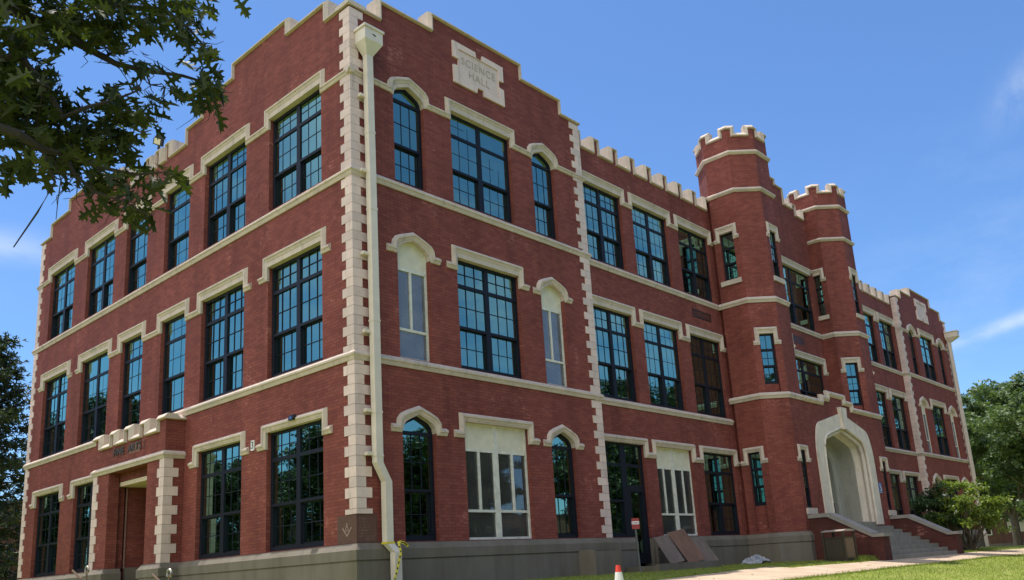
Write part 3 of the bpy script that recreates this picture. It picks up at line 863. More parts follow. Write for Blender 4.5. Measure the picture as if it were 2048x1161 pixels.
# --- turrets
S2 = 0.5 * 2.42; A_ = S2 * math.tan(R(22.5))
def octa(cx, cy, r=S2):
    a = r * math.tan(R(22.5))
    return [(cx - r, cy + a), (cx - r, cy - a), (cx - a, cy - r), (cx + a, cy - r), (cx + r, cy - a), (cx + r, cy + a), (cx + a, cy + r), (cx - a, cy + r)]
TY = YT + S2
slit_lint = Each('sill', M['stone'])
def turret(cx):
    mirr = cx > CX
    tw = MB(); cp = MB()
    P = octa(cx, TY)
    for i in range(8):
        p, q = Vector((*P[i], 0)), Vector((*P[(i + 1) % 8], 0))
        u = (q - p); ln = u.length; u.normalize(); n = Vector((u.y, -u.x, 0))
        F = Frame(p, u, n)
        low = -0.02 if i in (0, 1, 2, 3, 4, 5, 7) else 11.3
        top = [(0, 14.83), (ln * 0.29, 14.83), (ln * 0.29, 14.53), (ln * 0.71, 14.53), (ln * 0.71, 14.83), (ln, 14.83)]
        holes = []
        c = ln / 2
        face = {0: 'L', 1: 'DL', 2: 'F', 3: 'DR', 4: 'R'}.get(i, '')
        if face in ('L', 'F', 'R'):
            slots = [(2, 8.95, 10.77, c - 0.27, c + 0.27)]
            if not (face == 'L' and mirr) and not (face == 'R' and not mirr): slots.append((0, 0.75 if face == 'F' else 0.10, 2.74, c - 0.23, c + 0.23))
        elif face in ('DL', 'DR'): slots = [(1, 4.72, 6.83, c - 0.26, c + 0.26)]
        else: slots = []
        if face == 'DR' and not mirr or face == 'DL' and mirr: pass
        for fl, v0, v1, u0, u1 in slots:
            holes.append(rect(u0, u1, v0, v1))
            base = v0
            if fl == 1: base = 5.03; tw.box(F, u0, u1, v0, base, -0.30, -0.11)
            if fl == 0 and face != 'F': base = 0.93; tw.box(F, u0, u1, v0, base, -0.30, -0.11)
            put_window(F, u0, base, -0.05 if face == 'F' else -0.11, 'slit', u1 - u0, v1 - base)
            k = 0.155
            hp = [(max(u0 - 0.26, 0.01), HL[fl] - 0.02), (u0 - k, HL[fl] - 0.02), (u0 - k, HT[fl]), (u1 + k, HT[fl]), (u1 + k, HL[fl] - 0.02), (min(u1 + 0.26, ln - 0.01), HL[fl] - 0.02)]
            hood.sweep(F, hp, [(a * 0.9, d * 0.8) for a, d in STRING])
            lint.box(F, u0 - 0.002, u1 + 0.002, v1 - 0.005, v1 + 0.13, -0.13, 0.022)
            if fl == 2: slit_lint.box(F, u0 - 0.13, u1 + 0.13, v0 - 0.17, v0 + 0.005, -0.13, 0.06)
            if fl == 0 and face == 'F': slit_lint.box(F, u0 - 0.13, u1 + 0.16, v0 - 0.20, v0 + 0.005, -0.13, 0.07)
        tl = [(x, z - 0.06) for x, z in top]
        tw.panel(F, [(0, low), (ln, low)] + list(reversed(tl)), holes, 0.0, -0.28)
        t2 = [(-0.02, 14.83)] + top[1:-1] + [(ln + 0.02, 14.83)]
        cp.sweep(F, t2, [(-0.03, -0.0), (0.07, 0.075), (0.105, 0.075), (0.125, 0.02), (0.125, -0.28), (0.105, -0.32), (0.06, -0.32), (-0.03, -0.25)])
    t = tw.build('turret', M['brick'], hall)
    cp.build('coping', M['stone'], t)
    bl = MB()
    for z in (12.37, 13.86):
        bl.sweep(FLAT, octa(cx, TY), [(-0.02, z), (0.015, z), (0.10, z - 0.06), (0.10, z - 0.11), (0.03, z - 0.18), (-0.02, z - 0.18)], True)
    bl.build('string_course', M['stone'], t)
    rf = MB(); rf.poly(FLAT, octa(cx, TY, S2 - 0.2), 14.1); rf.build('turret_roof', M['asphalt_roof'], t)
    return P
T1 = turret(17.66); T2 = turret(LT - 17.66)

# --- bay between the turrets
FB = front_at(YB)
bx0, bx1 = 18.86, LT - 18.86
bay_half = [(20.85, 14.46), (21.35, 14.46), (21.35, 14.24), (22.02, 14.24), (22.02, 13.56), (22.69, 13.56), (22.69, 13.78), (23.10, 13.78), (23.10, 13.34), (23.75, 13.34), (23.75, 13.75), (24.2, 13.75)]
bay_top = [(2 * 21.1 - u, z) for u, z in reversed(bay_half)]
bay_top = [p for p in bay_top if p[0] > 18.7]
bay_top = [(18.7, bay_top[0][1])] + bay_top[:-1] + bay_half[1:]
bay_top = [p for i, p in enumerate(bay_top) if i == 0 or (Vector(p) - Vector(bay_top[i - 1])).length > 1e-4]
bw = [(20.25, 22.65)]
cb = CX
u0, u1 = 20.10, 23.70
bh = [rect(u0, u1, Z3 + 0.04, 10.73), rect(u0, u1, 4.72, 6.83)]
w = MB(); w.panel(FB, wall_outline(bay_top, 4.45, 18.7, 24.2), bh, 0.0, TH); w.build('wall', M['brick'], hall)
def bay_window(v0, v1): put_window(FB, u0, v0, REC, 'double', u1 - u0, v1 - v0)
bay_window(Z3 + 0.04, 10.73); bay_window(4.72, 6.83)
lintel(FB, u0, u1, 10.73); lintel(FB, u0, u1, 6.83)
hood.sweep(FB, [(u0 - 0.2, 11.02), (u1 + 0.2, 11.02)], STRING)
hood.sweep(FB, [(u0 - 0.17, 6.55), (u0 - 0.17, 7.1), (u1 + 0.17, 7.1), (u1 + 0.17, 6.55), (u1 + 0.3, 6.55)], STRING)

# --- entrance front between the turret feet
FT = front_at(YT)
def arch(half, c=CX): return [(c - x, z) for x, z in half] + [(c + x, z) for x, z in reversed(half[:-1])]
def smooth(half, n=5):
    """round the shoulder of a four-centred arch"""
    out = [half[0]]
    for i in range(1, len(half) - 1):
        a, b, c = Vector(half[i - 1]), Vector(half[i]), Vector(half[i + 1])
        p, q = b + (a - b) * 0.42 * min(1, 0.5 / max((a - b).length, .01) + .3), b + (c - b) * 0.42 * min(1, 0.5 / max((c - b).length, .01) + .3)
        for k in range(n + 1):
            t = k / n; out.append(tuple(p * (1 - t) ** 2 + b * 2 * t * (1 - t) + q * t * t))
    return out + [half[-1]]
O_HALF = smooth([(2.66, 0.2), (2.66, 3.02), (2.36, 3.80), (1.62, 3.97), (0.0, 4.36)])
I_HALF = smooth([(2.02, 0.2), (2.02, 2.80), (1.80, 3.36), (1.25, 3.53), (0.0, 3.84)])
V_HALF = smooth([(1.78, 0.2), (1.78, 2.68), (1.58, 3.17), (1.10, 3.33), (0.0, 3.60)])
outer, inner, vest = arch(O_HALF), arch(I_HALF), arch(V_HALF)
port_top = [(18.19, 4.72), (19.72, 4.72), (19.72, 4.91), (20.31, 4.91), (20.31, 5.12), (22.0, 5.12), (22.0, 4.91), (22.70, 4.91), (22.70, 4.70), (24.72, 4.70)]
w = MB()
pt = [(p.x, p.y) for p in offset_path(port_top, 0.07)]
w.panel(FT, [(18.17, -0.02), (24.73, -0.02)] + list(reversed(pt)), [outer], -0.004, -0.35)
w.build('wall', M['brick'], hall)
s = MB()
s.panel(FT, [(CX - 2.66, 0.2), (CX - 2.02, 0.2)] + inner[1:-1] + [(CX + 2.02, 0.2), (CX + 2.66, 0.2)] + list(reversed(outer[1:-1])), [], 0.055, -0.30)
s.build('portal_surround', M['portal'], hall)
s = MB()
for o, rr, d in ((0.00, 0.055, 0.03), (0.12, 0.075, -0.10)):
    pth = offset_path(inner, o)
    s.tube([FT(p.x, p.y, d) for p in pth], rr, 8)
k = len(inner)
for o, d0, d1 in ((0.0, -0.02, -0.22), ):
    pass
ring = offset_path(inner, 0.0)
for (a, da, b, db) in ((inner, -0.06, vest, -0.42),):
    n = len(a)
    s.add([FT(p[0], p[1], da) for p in a] + [FT(p[0], p[1], db) for p in b], [(i, i + 1, n + i + 1, n + i) for i in range(n - 1)])
s.build('portal_moulding', M['portal'], hall)
ks = MB(); ks.prism(FT, [(CX - 0.17, 3.72), (CX + 0.17, 3.72), (CX + 0.25, 4.3), (CX + 0.29, 4.55), (CX - 0.29, 4.55), (CX - 0.25, 4.3)], 0.02, 0.16)
ks.build('keystone', M['portal'], hall)
vs = MB(); n = len(vest)
vs.add([FT(p[0], p[1], -0.42) for p in vest] + [FT(p[0], p[1], -1.02) for p in vest], [(i, i + 1, n + i + 1, n + i) for i in range(n - 1)])
vs.build('vestibule', M['plaster'], hall, weld=None)
ds = MB()
dpts = smooth([(0.98, 0.21), (0.98, 2.45), (0.84, 2.80), (0.56, 2.92), (0, 3.08)])
ds.panel(FT, vest, [arch(dpts)], -0.98, -1.14)
ds.tube([FT(p.x, p.y, -0.98) for p in offset_path(arch(dpts), -0.16)], 0.05, 7)
ds.build('door_surround', M['plaster'], hall)
dd = MB(); dd.panel(FT, rect(CX - 1.3, CX + 1.3, 0.21, 3.3), [rect(CX - 1.02, CX - .08, 1.1, 2.3), rect(CX + .08, CX + 1.02, 1.1, 2.3)], -1.10, -1.135)
dd.box(FT, CX - 1.25, CX + 1.25, 0.25, 3.25, -1.16, -1.15)
dd.build('door', M['dark_frame'], hall)
pl = MB(); pl.prism(FT, [(19.75, 3.10), (20.30, 3.10), (20.30, 3.42), (19.75, 3.3)], -0.75, -0.95); pl.build('porch_lamp', M['black_metal'], hall)
bf = MB(); bf.box(FLAT, 18.3, 24.6, YT + 0.34, YB - 0.005, 4.3, 4.48); bf.build('balcony', M['concrete'], hall)
# --- string courses that wrap corners (flat sweeps)
def belt(mb, path, zt, zb=None):
    zb = zb if zb is not None else zt - 0.21
    mb.sweep(FLAT, path, [(-0.03, zt), (0.02, zt), (0.09, zt - 0.07), (0.09, zt - 0.115), (0.065, zt - 0.13), (0.035, zb), (-0.03, zb)])
left_chain = [(0, W + 0.1), (0, 0), (PX0, 0), (PX0, YM)]
sc = MB()
belt(sc, left_chain + [(T1[0][0], YM), T1[1], T1[2], T1[3], T1[4], (bx0, YB), (bx1, YB), T2[0], T2[1], T2[2], T2[3], T2[4], (T2[5][0], YM), (PX1, YM), (PX1, 0), (L, 0), (L, W)], Z3)
belt(sc, left_chain + [(16.40, YM)], Z2)
belt(sc, [(LT - 16.40, YM), (PX1, YM), (PX1, 0), (L, 0), (L, W)], Z2)
belt(sc, [(T1[0][0], YM), T1[1], T1[2], (T1[3][0], T1[3][1])], 4.72)
belt(sc, [(LT - T1[3][0], YT), T2[3], T2[4], (T2[5][0], YM)], 4.70)
sc.sweep(FT, port_top, [(0, -0.05), (0, 0.03), (0.075, 0.115), (0.125, 0.115), (0.21, 0.035), (0.21, -0.05)])
sc.build('string_course', M['stone'], hall)

# --- copings
cp = MB()
cp.sweep(LEFT, left_top, COPING); cp.build('coping', M['stone'], hall)
cp = MB(); g2 = [(-0.08, 12.31)] + GAB[1:-1] + [(PX0 + 0.08, 12.38)]
cp.sweep(FRONT, g2, COPING); cp.build('coping', M['stone'], hall)
cp = MB(); cp.sweep(FRONT, mirror(g2), COPING); cp.build('coping', M['stone'], hall)
cp = MB(); cp.sweep(FM, mid_top, COPING); cp.build('coping', M['stone'], hall)
cp = MB(); cp.sweep(FM, mid_top_far, COPING); cp.build('coping', M['stone'], hall)
cp = MB(); cp.sweep(FB, bay_top, COPING); cp.build('coping', M['stone'], hall)

# --- plinth
BASE = [(-0.06, 0.0), (0.03, 0.0), (0.045, -0.025), (0.12, -0.13), (0.12, -0.325), (0.085, -0.335), (0.085, -0.35), (0.10, -0.36), (0.10, -1.9), (-0.06, -1.9)]
PD, PA, PB = 0.52, 7.31, 11.69           # fine arts porch: depth and sides
pl_ = MB()
pl_.sweep(FLAT, [(0, W), (0, PB), (-PD, PB), (-PD, 10.70), (-0.1, 10.70)], BASE)
pl_.sweep(FLAT, [(-0.1, 8.28), (-PD, 8.28), (-PD, PA), (0, PA), (0, 0), (PX0, 0), (PX0, YM), (9.88, YM)], BASE)
pl_.sweep(FLAT, [(10.86, YM), (T1[0][0], YM), T1[1], T1[2], (18.40, YT)], BASE)
pl_.sweep(FLAT, [(24.5, YT), T2[3], T2[4], (T2[5][0], YM), (PX1, YM), (PX1, 0), (L, 0), (L, W)], BASE)
pl_.box(FRONT, 9.70, 9.92, -1.6, 0.0, -0.60, -0.245)
pl_.box(FRONT, 10.80, 11.0, -1.6, 0.0, -0.60, -0.245)
pl_.build('plinth', M['concrete'], hall)

# --- quoins
def quoin(name_parent, corner, sx, sy, wx, wy, z0, z1, skip=()):
    """alternating blocks round a vertical corner; wx/wy = (long, short) reach along x and y"""
    q = MB(); z = z1; i = 0
    while z > z0 + 0.05:
        zz = max(z - 0.213, z0)
        lx = wx[i % 2]; ly = wy[i % 2]
        if not any(a < z - 0.02 and zz + 0.02 < b for a, b in skip):
            x0, x1 = corner[0] - sx * 0.022, corner[0] + sx * lx
            y0, y1 = corner[1] - sy * 0.022, corner[1] + sy * ly
            q.box(FLAT, min(x0, x1), max(x0, x1), min(y0, y1), max(y0, y1), zz + 0.004, z - 0.004)
        z = zz; i += 1
    return q.build('quoin', M['quoin'], hall)
quoin(hall, (0, 0), 1, 1, (0.375, 0.225), (0.36, 0.22), 0.58, 12.19)
quoin(hall, (0, W), 1, -1, (0.36, 0.2), (0.36, 0.22), 0.0, 12.19)
quoin(hall, (PX0, 0), -1, 1, (0.41, 0.245), (0.23, 0.23), 0.0, 12.26)
quoin(hall, (PX1, 0), 1, 1, (0.41, 0.245), (0.23, 0.23), 0.0, 12.26)
quoin(hall, (L, 0), -1, 1, (0.375, 0.225), (0.36, 0.22), 0.0, 12.19)

# --- plaques with the hall's name
def plaque(c, F, word):
    p = MB()
    u0, u1, v0, v1 = c - 0.95, c + 0.95, 11.60, 12.81
    cu, cv = c + 0.02, (v0 + v1) / 2 + 0.02
    o = [(u0, v0), (cu - 0.13, v0), (cu - 0.11, v0 + 0.16), (cu + 0.11, v0 + 0.16), (cu + 0.13, v0), (u1, v0), (u1, cv - 0.12), (u1 - 0.19, cv - 0.10), (u1 - 0.19, cv + 0.10), (u1, cv + 0.12),
         (u1, v1), (cu + 0.13, v1), (cu + 0.11, v1 - 0.16), (cu - 0.11, v1 - 0.16), (cu - 0.13, v1), (u0, v1), (u0, cv + 0.12), (u0 + 0.19, cv + 0.10), (u0 + 0.19, cv - 0.10), (u0, cv - 0.12)]
    inn = rect(u0 + 0.20, u1 - 0.20, v0 + 0.17, v1 - 0.17)
    p.panel(F, o, [inn], 0.05, -0.05)
    p.box(F, u0 + 0.199, u1 - 0.199, v0 + 0.169, v1 - 0.169, -0.04, 0.018)
    pq = p.build('plaque', M['quoin'], hall)
    if word:
        for txt, v, sz in (('SCIENCE', 12.35, 0.30), ('HALL', 12.03, 0.31)):
            me = text_mesh(txt, sz, 0.003, 1.12); me.materials.append(M['letter_cut'])
            t = link('lettering', me, pq); t.matrix_local = face_matrix(F(c, v, 0.023), F.u, F.n)
plaque(4.22, FRONT, True)
plaque(L - 4.22, FRONT, False)

# --- grilles in the brickwork
for F, u0, u1 in ((FM, 14.55, 15.78), (FB, 21.13, 22.05), (FM, L - 15.78, L - 14.55)):
    v = MB(); v.panel(F, rect(u0, u1, 7.40, 7.69), [rect(u0 + .03, u1 - .03, 7.43, 7.66)], 0.012, -0.05)
    for i in range(6): v.box(F, u0 + .03, u1 - .03, 7.435 + i * .038, 7.455 + i * .038, -0.04, 0.004)
    v.box(F, u0 + .02, u1 - .02, 7.42, 7.67, -0.06, -0.045)
    v.build('grille', M['black_metal'], hall)

# --- fine arts porch on the left facade
FP = Frame((-PD, 0, 0), (0, 1, 0), (-1, 0, 0))
por = MB()
ptop = [(PA - 0.0, 3.76), (7.74, 3.76), (7.74, 3.46)]
cren = [(8.30, 8.74), (9.25, 9.70), (10.21, 10.64)]
for a, b in cren: ptop += [(a, 3.46), (a, 3.78), (b, 3.78), (b, 3.46)]
ptop += [(11.22, 3.46), (11.22, 3.78), (PB, 3.78)]
po = [(PA, -0.02), (8.28, -0.02), (8.28, 2.62), (10.68, 2.62), (10.68, -0.02), (PB, -0.02)]
tp = [(p.x, p.y) for p in offset_path(ptop, 0.06)]
por.panel(FP, po + list(reversed(tp)), [], 0.0, -0.30)
for y0, y1 in ((PA + 0.001, PA + 0.25), (PB - 0.25, PB - 0.001)): por.box(FLAT, -PD + 0.301, -0.003, y0, y1, -0.02, 3.7)
por.box(FLAT, -PD + 0.301, -0.003, PA + 0.251, PB - 0.251, 2.75, 3.3)
# inner door recess: brick side walls, back wall, second lintel
por.box(FLAT, -0.217, 0.05, 8.02, 8.20, -0.02, 2.7); por.box(FLAT, -0.217, 0.05, 10.80, 10.98, -0.02, 2.7)
por.box(FLAT, -0.20, -0.06, 8.205, 10.795, 2.40, 2.70)
por.box(FLAT, 0.053, 1.695, 7.75, 8.195, -0.9, 2.7); por.box(FLAT, 0.053, 1.695, 10.805, 11.245, -0.9, 2.7); por.box(FLAT, 1.7, 1.9, 7.75, 11.25, -0.9, 2.7)
po_ = por.build('porch', M['brick'], hall)
c = MB(); c.sweep(FP, [(PA - 0.08, 3.76)] + ptop[1:-1] + [(PB + 0.08, 3.78)], [(-0.04, -0.01), (0.065, 0.09), (0.09, 0.09), (0.105, 0.02), (0.105, -0.30), (0.09, -0.36), (0.065, -0.36), (-0.04, -0.26)])
for y in (PA, PB):
    F = Frame((0, y, 0), (1, 0, 0), (0, -1 if y == PA else 1, 0))
    c.sweep(F, [(-PD + 0.05, 3.757), (0.0, 3.757)], [(-0.04, -0.01), (0.065, 0.087), (0.09, 0.087), (0.105, 0.02), (0.105, -0.2), (-0.04, -0.2)])
c.build('coping', M['stone'], po_)
b = MB(); belt(b, [(0, PB), (-PD, PB), (-PD, PA), (0, PA)], 2.83, 2.63); b.build('string_course', M['stone'], po_)
c = MB(); c.box(FLAT, -0.19, 1.69, 8.21, 10.79, 2.27, 2.385); c.build('ceiling', M['soffit'], po_)
c = MB(); c.box(FLAT, 1.60, 1.698, 9.60, 10.60, -0.6, 1.45); c.build('door', M['dark_frame'], po_)
c = MB(); c.box(FLAT, 0.06, 1.69, 10.75, 10.80, -0.9, 0.02); c.box(FLAT, -0.45, 1.69, 8.03, 10.92, -1.2, -0.62); c.build('landing', M['concrete'], po_)
c = MB()
for y in (8.20, 10.795): c.tube([(0.06, y, -0.0), (0.06, y, 2.27)], 0.03, 6)
c.build('corner_bead', M['ghost'], po_)
q, q2 = MB(), MB(); z = 2.63; i = 0
while z > 0.02:
    zz = max(z - 0.24, 0.0); a = (0.24, 0.36)[i % 2]; bq = (0.22, 0.37)[i % 2]
    q.box(FLAT, -PD - 0.02, -PD + bq, PA - 0.02, PA + a, zz + 0.004, z - 0.004)
    q2.box(FLAT, -PD - 0.02, -PD + bq, PB - a, PB + 0.02, zz + 0.004, z - 0.004)
    z = zz; i += 1
q.build('quoin', M['quoin'], po_); q2.build('quoin', M['quoin'], po_)

# --- rainwater pipes
def rainpipe(x_, s=1, yl=-0.42):
    d = MB()
    def X(v): return x_ + s * v
    def bx(a, b, y0, y1, z0, z1): d.box(FLAT, min(X(a), X(b)), max(X(a), X(b)), y0, y1, z0, z1)
    d_segs = [(0.29, 0.465, 11.05), (0.315, 0.49, 7.0), (0.325, 0.50, 1.60), (0.54, 0.715, 1.22), (0.54, 0.715, -0.02), (0.655, 0.83, -0.20), (0.655, 0.83, -1.15)]
    offs = [0, 0, 0, 0, 0, -0.10, -0.10]
    vs = []
    for (a, b, z), o in zip(d_segs, offs):
        y0, y1 = -0.25 + o, -0.10 + o
        vs += [(X(a), y0, z), (X(b), y0, z), (X(b), y1, z), (X(a), y1, z)]
    fs = [(i * 4 + k, i * 4 + (k + 1) % 4, i * 4 + 4 + (k + 1) % 4, i * 4 + 4 + k) for i in range(len(d_segs) - 1) for k in range(4)] + [(0, 1, 2, 3), tuple(len(vs) - 4 + k for k in range(4))]
    d.add(vs, fs)
    for z, a in ((9.0, 0.305), (7.15, 0.315), (4.6, 0.32), (2.62, 0.325), (1.72, 0.325)):
        bx(a - 0.008, a + 0.183, -0.258, -0.09, z, z + 0.05)
    pp = d.build('downpipe', M['pipe'], hall)
    h = MB()
    h.add([(X(a), y, z) for a, b, y0, y1, z in ((0.29, 0.465, -0.25, -0.10, 10.95), (0.12, 0.63, yl, -0.03, 11.24), (0.12, 0.63, yl, -0.03, 11.54)) for a, y in ((a, y0), (b, y0), (b, y1), (a, y1))],
          [(i * 4 + k, i * 4 + (k + 1) % 4, i * 4 + 4 + (k + 1) % 4, i * 4 + 4 + k) for i in range(2) for k in range(4)] + [(0, 1, 2, 3), (8, 9, 10, 11)])
    u0, u1 = sorted((X(0.09), X(0.66)))
    h.box(FLAT, u0, u1, yl - 0.03, -0.03, 11.53, 11.59)
    h.build('leader_head', M['pipe'], pp)
    for z in (9.9, 8.05, 6.1, 4.35, 2.65, 1.75):
        k = MB(); u0, u1 = sorted((X(0.17), X(0.33))); k.box(FLAT, u0, u1, -0.15, -0.035, z, z + 0.07)
        k.build('bracket', M['pipe'], pp)
    o = MB(); u0, u1 = sorted((X(0.30), X(0.44))); o.prism(Frame((0, yl - 0.0025, 0), (1, 0, 0), (0, -1, 0)), [(u0, 11.40), (u1 - .03, 11.36), (u1, 11.39), (u1 - .06, 11.41)], -0.01, 0.001)
    o.build('overflow_slot', M['black'], pp)
    return pp
rainpipe(0.0)
rainpipe(L + 0.1, s=-1, yl=-0.72)

# --- entrance steps
st = MB()
for i in range(1, 9):
    z1 = 0.30 - 0.155 * i; y0 = -1.39 - 0.31 * i
    st.box(FLAT, 17.955, 24.945, y0, -1.61 if i == 1 else y0 + 0.33, -1.5, z1)
st.box(FLAT, CX - 1.99, CX + 1.99, -1.60, 1.1, -0.2, 0.30)
ss = st.build('steps', M['step'], hall)
for x0 in (17.33, 24.95):
    F = Frame((x0, 0, 0), (0, -1, 0), (-1, 0, 0))
    prof = [(1.605, -1.7), (3.93, -1.7), (3.93, -0.345), (3.62, -0.345), (2.25, 0.40), (1.605, 0.40)]
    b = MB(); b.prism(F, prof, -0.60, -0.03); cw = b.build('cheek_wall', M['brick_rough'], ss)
    b = MB(); b.prism(F, [(1.605, 0.401), (2.26, 0.401), (3.61, -0.334), (3.61, -0.20), (2.30, 0.53), (1.605, 0.53)], -0.645, 0.015)
    b.prism(F, [(3.613, -0.344), (3.99, -0.344), (3.99, -0.235), (3.613, -0.235)], -0.66, 0.03)
    b.build('cheek_coping', M['cheek_stone'], cw)

# ------------------------------------------------------------------ signs and fittings on the hall
sg = thing('wall_sign', 'weathered dark metal letters spelling FINE ARTS above the crenellated porch', 'sign', (-PD, 9.5, 2.95))
me = text_mesh('FINE  ARTS', 0.30, 0.012, 1.15); me.materials.append(M['sign_metal'])
xs_ = [v.co.x for v in me.vertices]; o = link('lettering', me, sg)
o.matrix_local = face_matrix((-0.03, 0.02, 0.20), (0, -1, 0), (-1, 0, 0)) @ Matrix.Scale(1.72 / (max(xs_) - min(xs_)), 4, (1, 0, 0))
b = MB(); b.box(Frame((0, 0, 0), (0, -1, 0), (-1, 0, 0)), 0.05, 0.72, 0.06, 0.33, 0.0, 0.006); b.build('faded_plate', M['ghost'], sg)
b = MB(); b.tube([(-0.04, -1.02 - 0.03 * math.sin(i / 6 * 3.1), 0.08 + 0.042 * i) for i in range(7)], 0.012, 5); b.build('hook', M['sign_metal'], sg)

hn = thing('number_plate', 'small white house number plate on brick between two ground floor windows', 'number plate', (-0.002, 3.91, 2.50))
b = MB(); b.box(Frame((0, 0, 0), (0, -1, 0), (-1, 0, 0)), -0.075, 0.06, -0.12, 0.12, 0.0, 0.03); b.build('plate', M['white_paint'], hn)
me = text_mesh('3', 0.24, 0.002); me.materials.append(M['black']); o = link('numeral', me, hn); o.matrix_local = face_matrix((-0.033, 0.008, 0), (0, -1, 0), (-1, 0, 0))

fl = thing('floodlight', 'black floodlight with square lens perched on the roof battlement', 'floodlight', (-0.02, 9.50, 12.37))
b = MB()
Fl = Frame((0, 0, 0), (0, -1, 0), (-1, 0, 0))
hp = [(-0.19, 0.12), (0.14, 0.12), (0.14, 0.30)] + [(0.14 * math.cos(a) - 0.0, 0.30 + 0.20 * math.sin(a)) for a in (0.4, 0.8, 1.2, 1.57, 1.95, 2.35, 2.7)] + [(-0.19, 0.30)]
b.prism(Fl, hp, 0.0, 0.09); b.box(Fl, -0.03, 0.03, 0.0, 0.14, 0.0, 0.05); hd = b.build('housing', M['black_metal'], fl)
b = MB(); b.box(Fl, -0.15, 0.08, 0.15, 0.32, 0.088, 0.094); b.build('lens', M['lens'], fl)
fl.rotation_euler = (R(28), R(-20), R(20))

hl = thing('security_lamp', 'small dark blue lamp resting on the hood over the nearest ground floor window', 'lamp', (-0.10, 2.15, 2.87))
b = MB(); b.prism(Fl, [(-0.10, -0.06), (0.08, -0.06), (0.12, 0.05), (-0.06, 0.05)], -0.03, 0.05); b.build('housing', M['black_metal'], hl)
b = MB(); b.box(Fl, -0.03, 0.05, -0.04, 0.02, 0.05, 0.056); b.build('lens', M['blue_paint'], hl)

bs = thing('access_sign', 'small blue entrance sign with white wheelchair symbol beside the stone portal', 'sign', (24.42, YT - 0.006, 1.63))
b = MB(); b.box(front_at(0), -0.17, 0.17, -0.21, 0.21, 0.0, 0.012); b.build('plate', M['blue_paint'], bs)
b = MB(); F0 = front_at(0)
ringp = [(0.075 * math.cos(a / 10 * 5.0 - 2.9) - 0.005, -0.045 + 0.075 * math.sin(a / 10 * 5.0 - 2.9)) for a in range(11)]
b.tube([F0(x, z, 0.015) for x, z in ringp], 0.011, 5); b.tube([F0(-0.03, 0.13, 0.015), F0(-0.02, 0.0, 0.015), F0(0.06, 0.0, 0.015), F0(0.09, -0.1, 0.015)], 0.013, 5)
b.box(F0, -0.055, -0.015, 0.13, 0.17, 0.011, 0.016); b.box(F0, -0.12, 0.12, -0.185, -0.165, 0.011, 0.014)
b.build('symbol', M['white_paint'], bs)

ins = thing('corner_inscription', 'brown painted brick patch with white compass emblem at the building corner', 'painted sign', (0, 0, 0.0))
b = MB(); b.box(LEFT, 0.0, 0.66, 0.008, 0.57, -0.01, 0.004); b.box(FRONT, -0.004, 0.50, 0.008, 0.57, -0.01, 0.0045); b.build('painted_patch', M['inscription'], ins)
b = MB(); FE = Frame((-0.006, 0.33, 0.0), (0, -1, 0), (-1, 0, 0))
def stroke(mb, F, p, q, wd, d0=0.0, d1=0.003):
    p, q = Vector(p), Vector(q); t = (q - p).normalized(); n = Vector((-t.y, t.x)) * wd
    mb.prism(F, [tuple(p - n), tuple(q - n), tuple(q + n), tuple(p + n)], d0, d1)
stroke(b, FE, (-0.15, 0.33), (0.0, 0.16), 0.014); stroke(b, FE, (0.15, 0.33), (0.0, 0.16), 0.014, 0.0, 0.0035)
stroke(b, FE, (-0.055, 0.25), (0.0, 0.42), 0.009, 0.001, 0.005); stroke(b, FE, (0.055, 0.25), (0.0, 0.42), 0.009, 0.001, 0.0055)
cc = [(0.035 * math.cos(a), 0.305 + 0.04 * math.sin(a)) for a in (0.9, 1.5, 2.1, 2.8, 3.5, 4.2, 4.8, 5.4)]
for i in range(7): stroke(b, FE, cc[i], cc[i + 1], 0.007, 0.0, 0.006 + 0.0003 * i)
b.build('emblem', M['inscription_mark'], ins)
b = MB()
b.box(FRONT, 0.03, 0.47, 0.03, 0.53, 0.0, 0.0065); b.build('worn_lettering', M['worn_text'], ins)

# notice taped inside a ground floor window
nt_ = MB(); nt_.box(FRONT, 1.60, 1.80, 1.05, 1.32, -0.235, -0.232)
tag(nt_.build('paper_notice', M['white_paint']), 'white paper notice taped inside the pointed ground floor window by the rainpipe', 'notice')

# ------------------------------------------------------------------ things on the ground
# sign on a post by the side door
sp = thing('post_sign', 'small red and white sign on a thin leaning post by the side door', 'sign', (8.44, -0.80, ground_z(8.44, -0.8)), R(-35))
b = MB(); b.tube([(0.03, 0, -0.05), (0.0, 0, 1.2)], 0.028, 6); b.build('post', M['grey_post'], sp)
b = MB(); b.box(F0, -0.105, 0.105, 1.12, 1.40, 0.03, 0.042); b.build('plate', M['red_paint'], sp)
b = MB(); b.box(F0, -0.103, 0.103, 1.24, 1.32, 0.042, 0.045); bw_ = b.build('band', M['white_paint'], sp)
b = MB()
for i in range(5): b.box(F0, -0.088 + 0.037 * i, -0.064 + 0.037 * i, 1.265, 1.29, 0.045, 0.047)
b.build('worn_print', M['red_paint'], sp)
# concrete cheek block beside the door
cb_ = MB(); F = Frame((6.85, 0, 0), (0, -1, 0), (-1, 0, 0))
cb_.prism(F, [(0.10, -1.4), (0.62, -1.4), (0.62, -0.33), (0.52, -0.30), (0.10, -0.30)], -0.02, 0.0)
cb_.box(FLAT, 6.872, 8.0, -0.60, -0.103, -1.4, -0.345)
tag(cb_.build('concrete_block', M['concrete']), 'low weathered concrete block against the plinth left of the side door', 'concrete block')
ld = MB(); ld.box(FLAT, 9.05, 12.35, -0.92, 0.03, -1.3, -0.80); ld.box(FLAT, 9.05, 12.35, -1.02, -0.923, -1.3, -0.76)
tag(ld.build('door_landing', M['concrete']), 'low concrete landing with a kerb in front of the side door', 'landing')
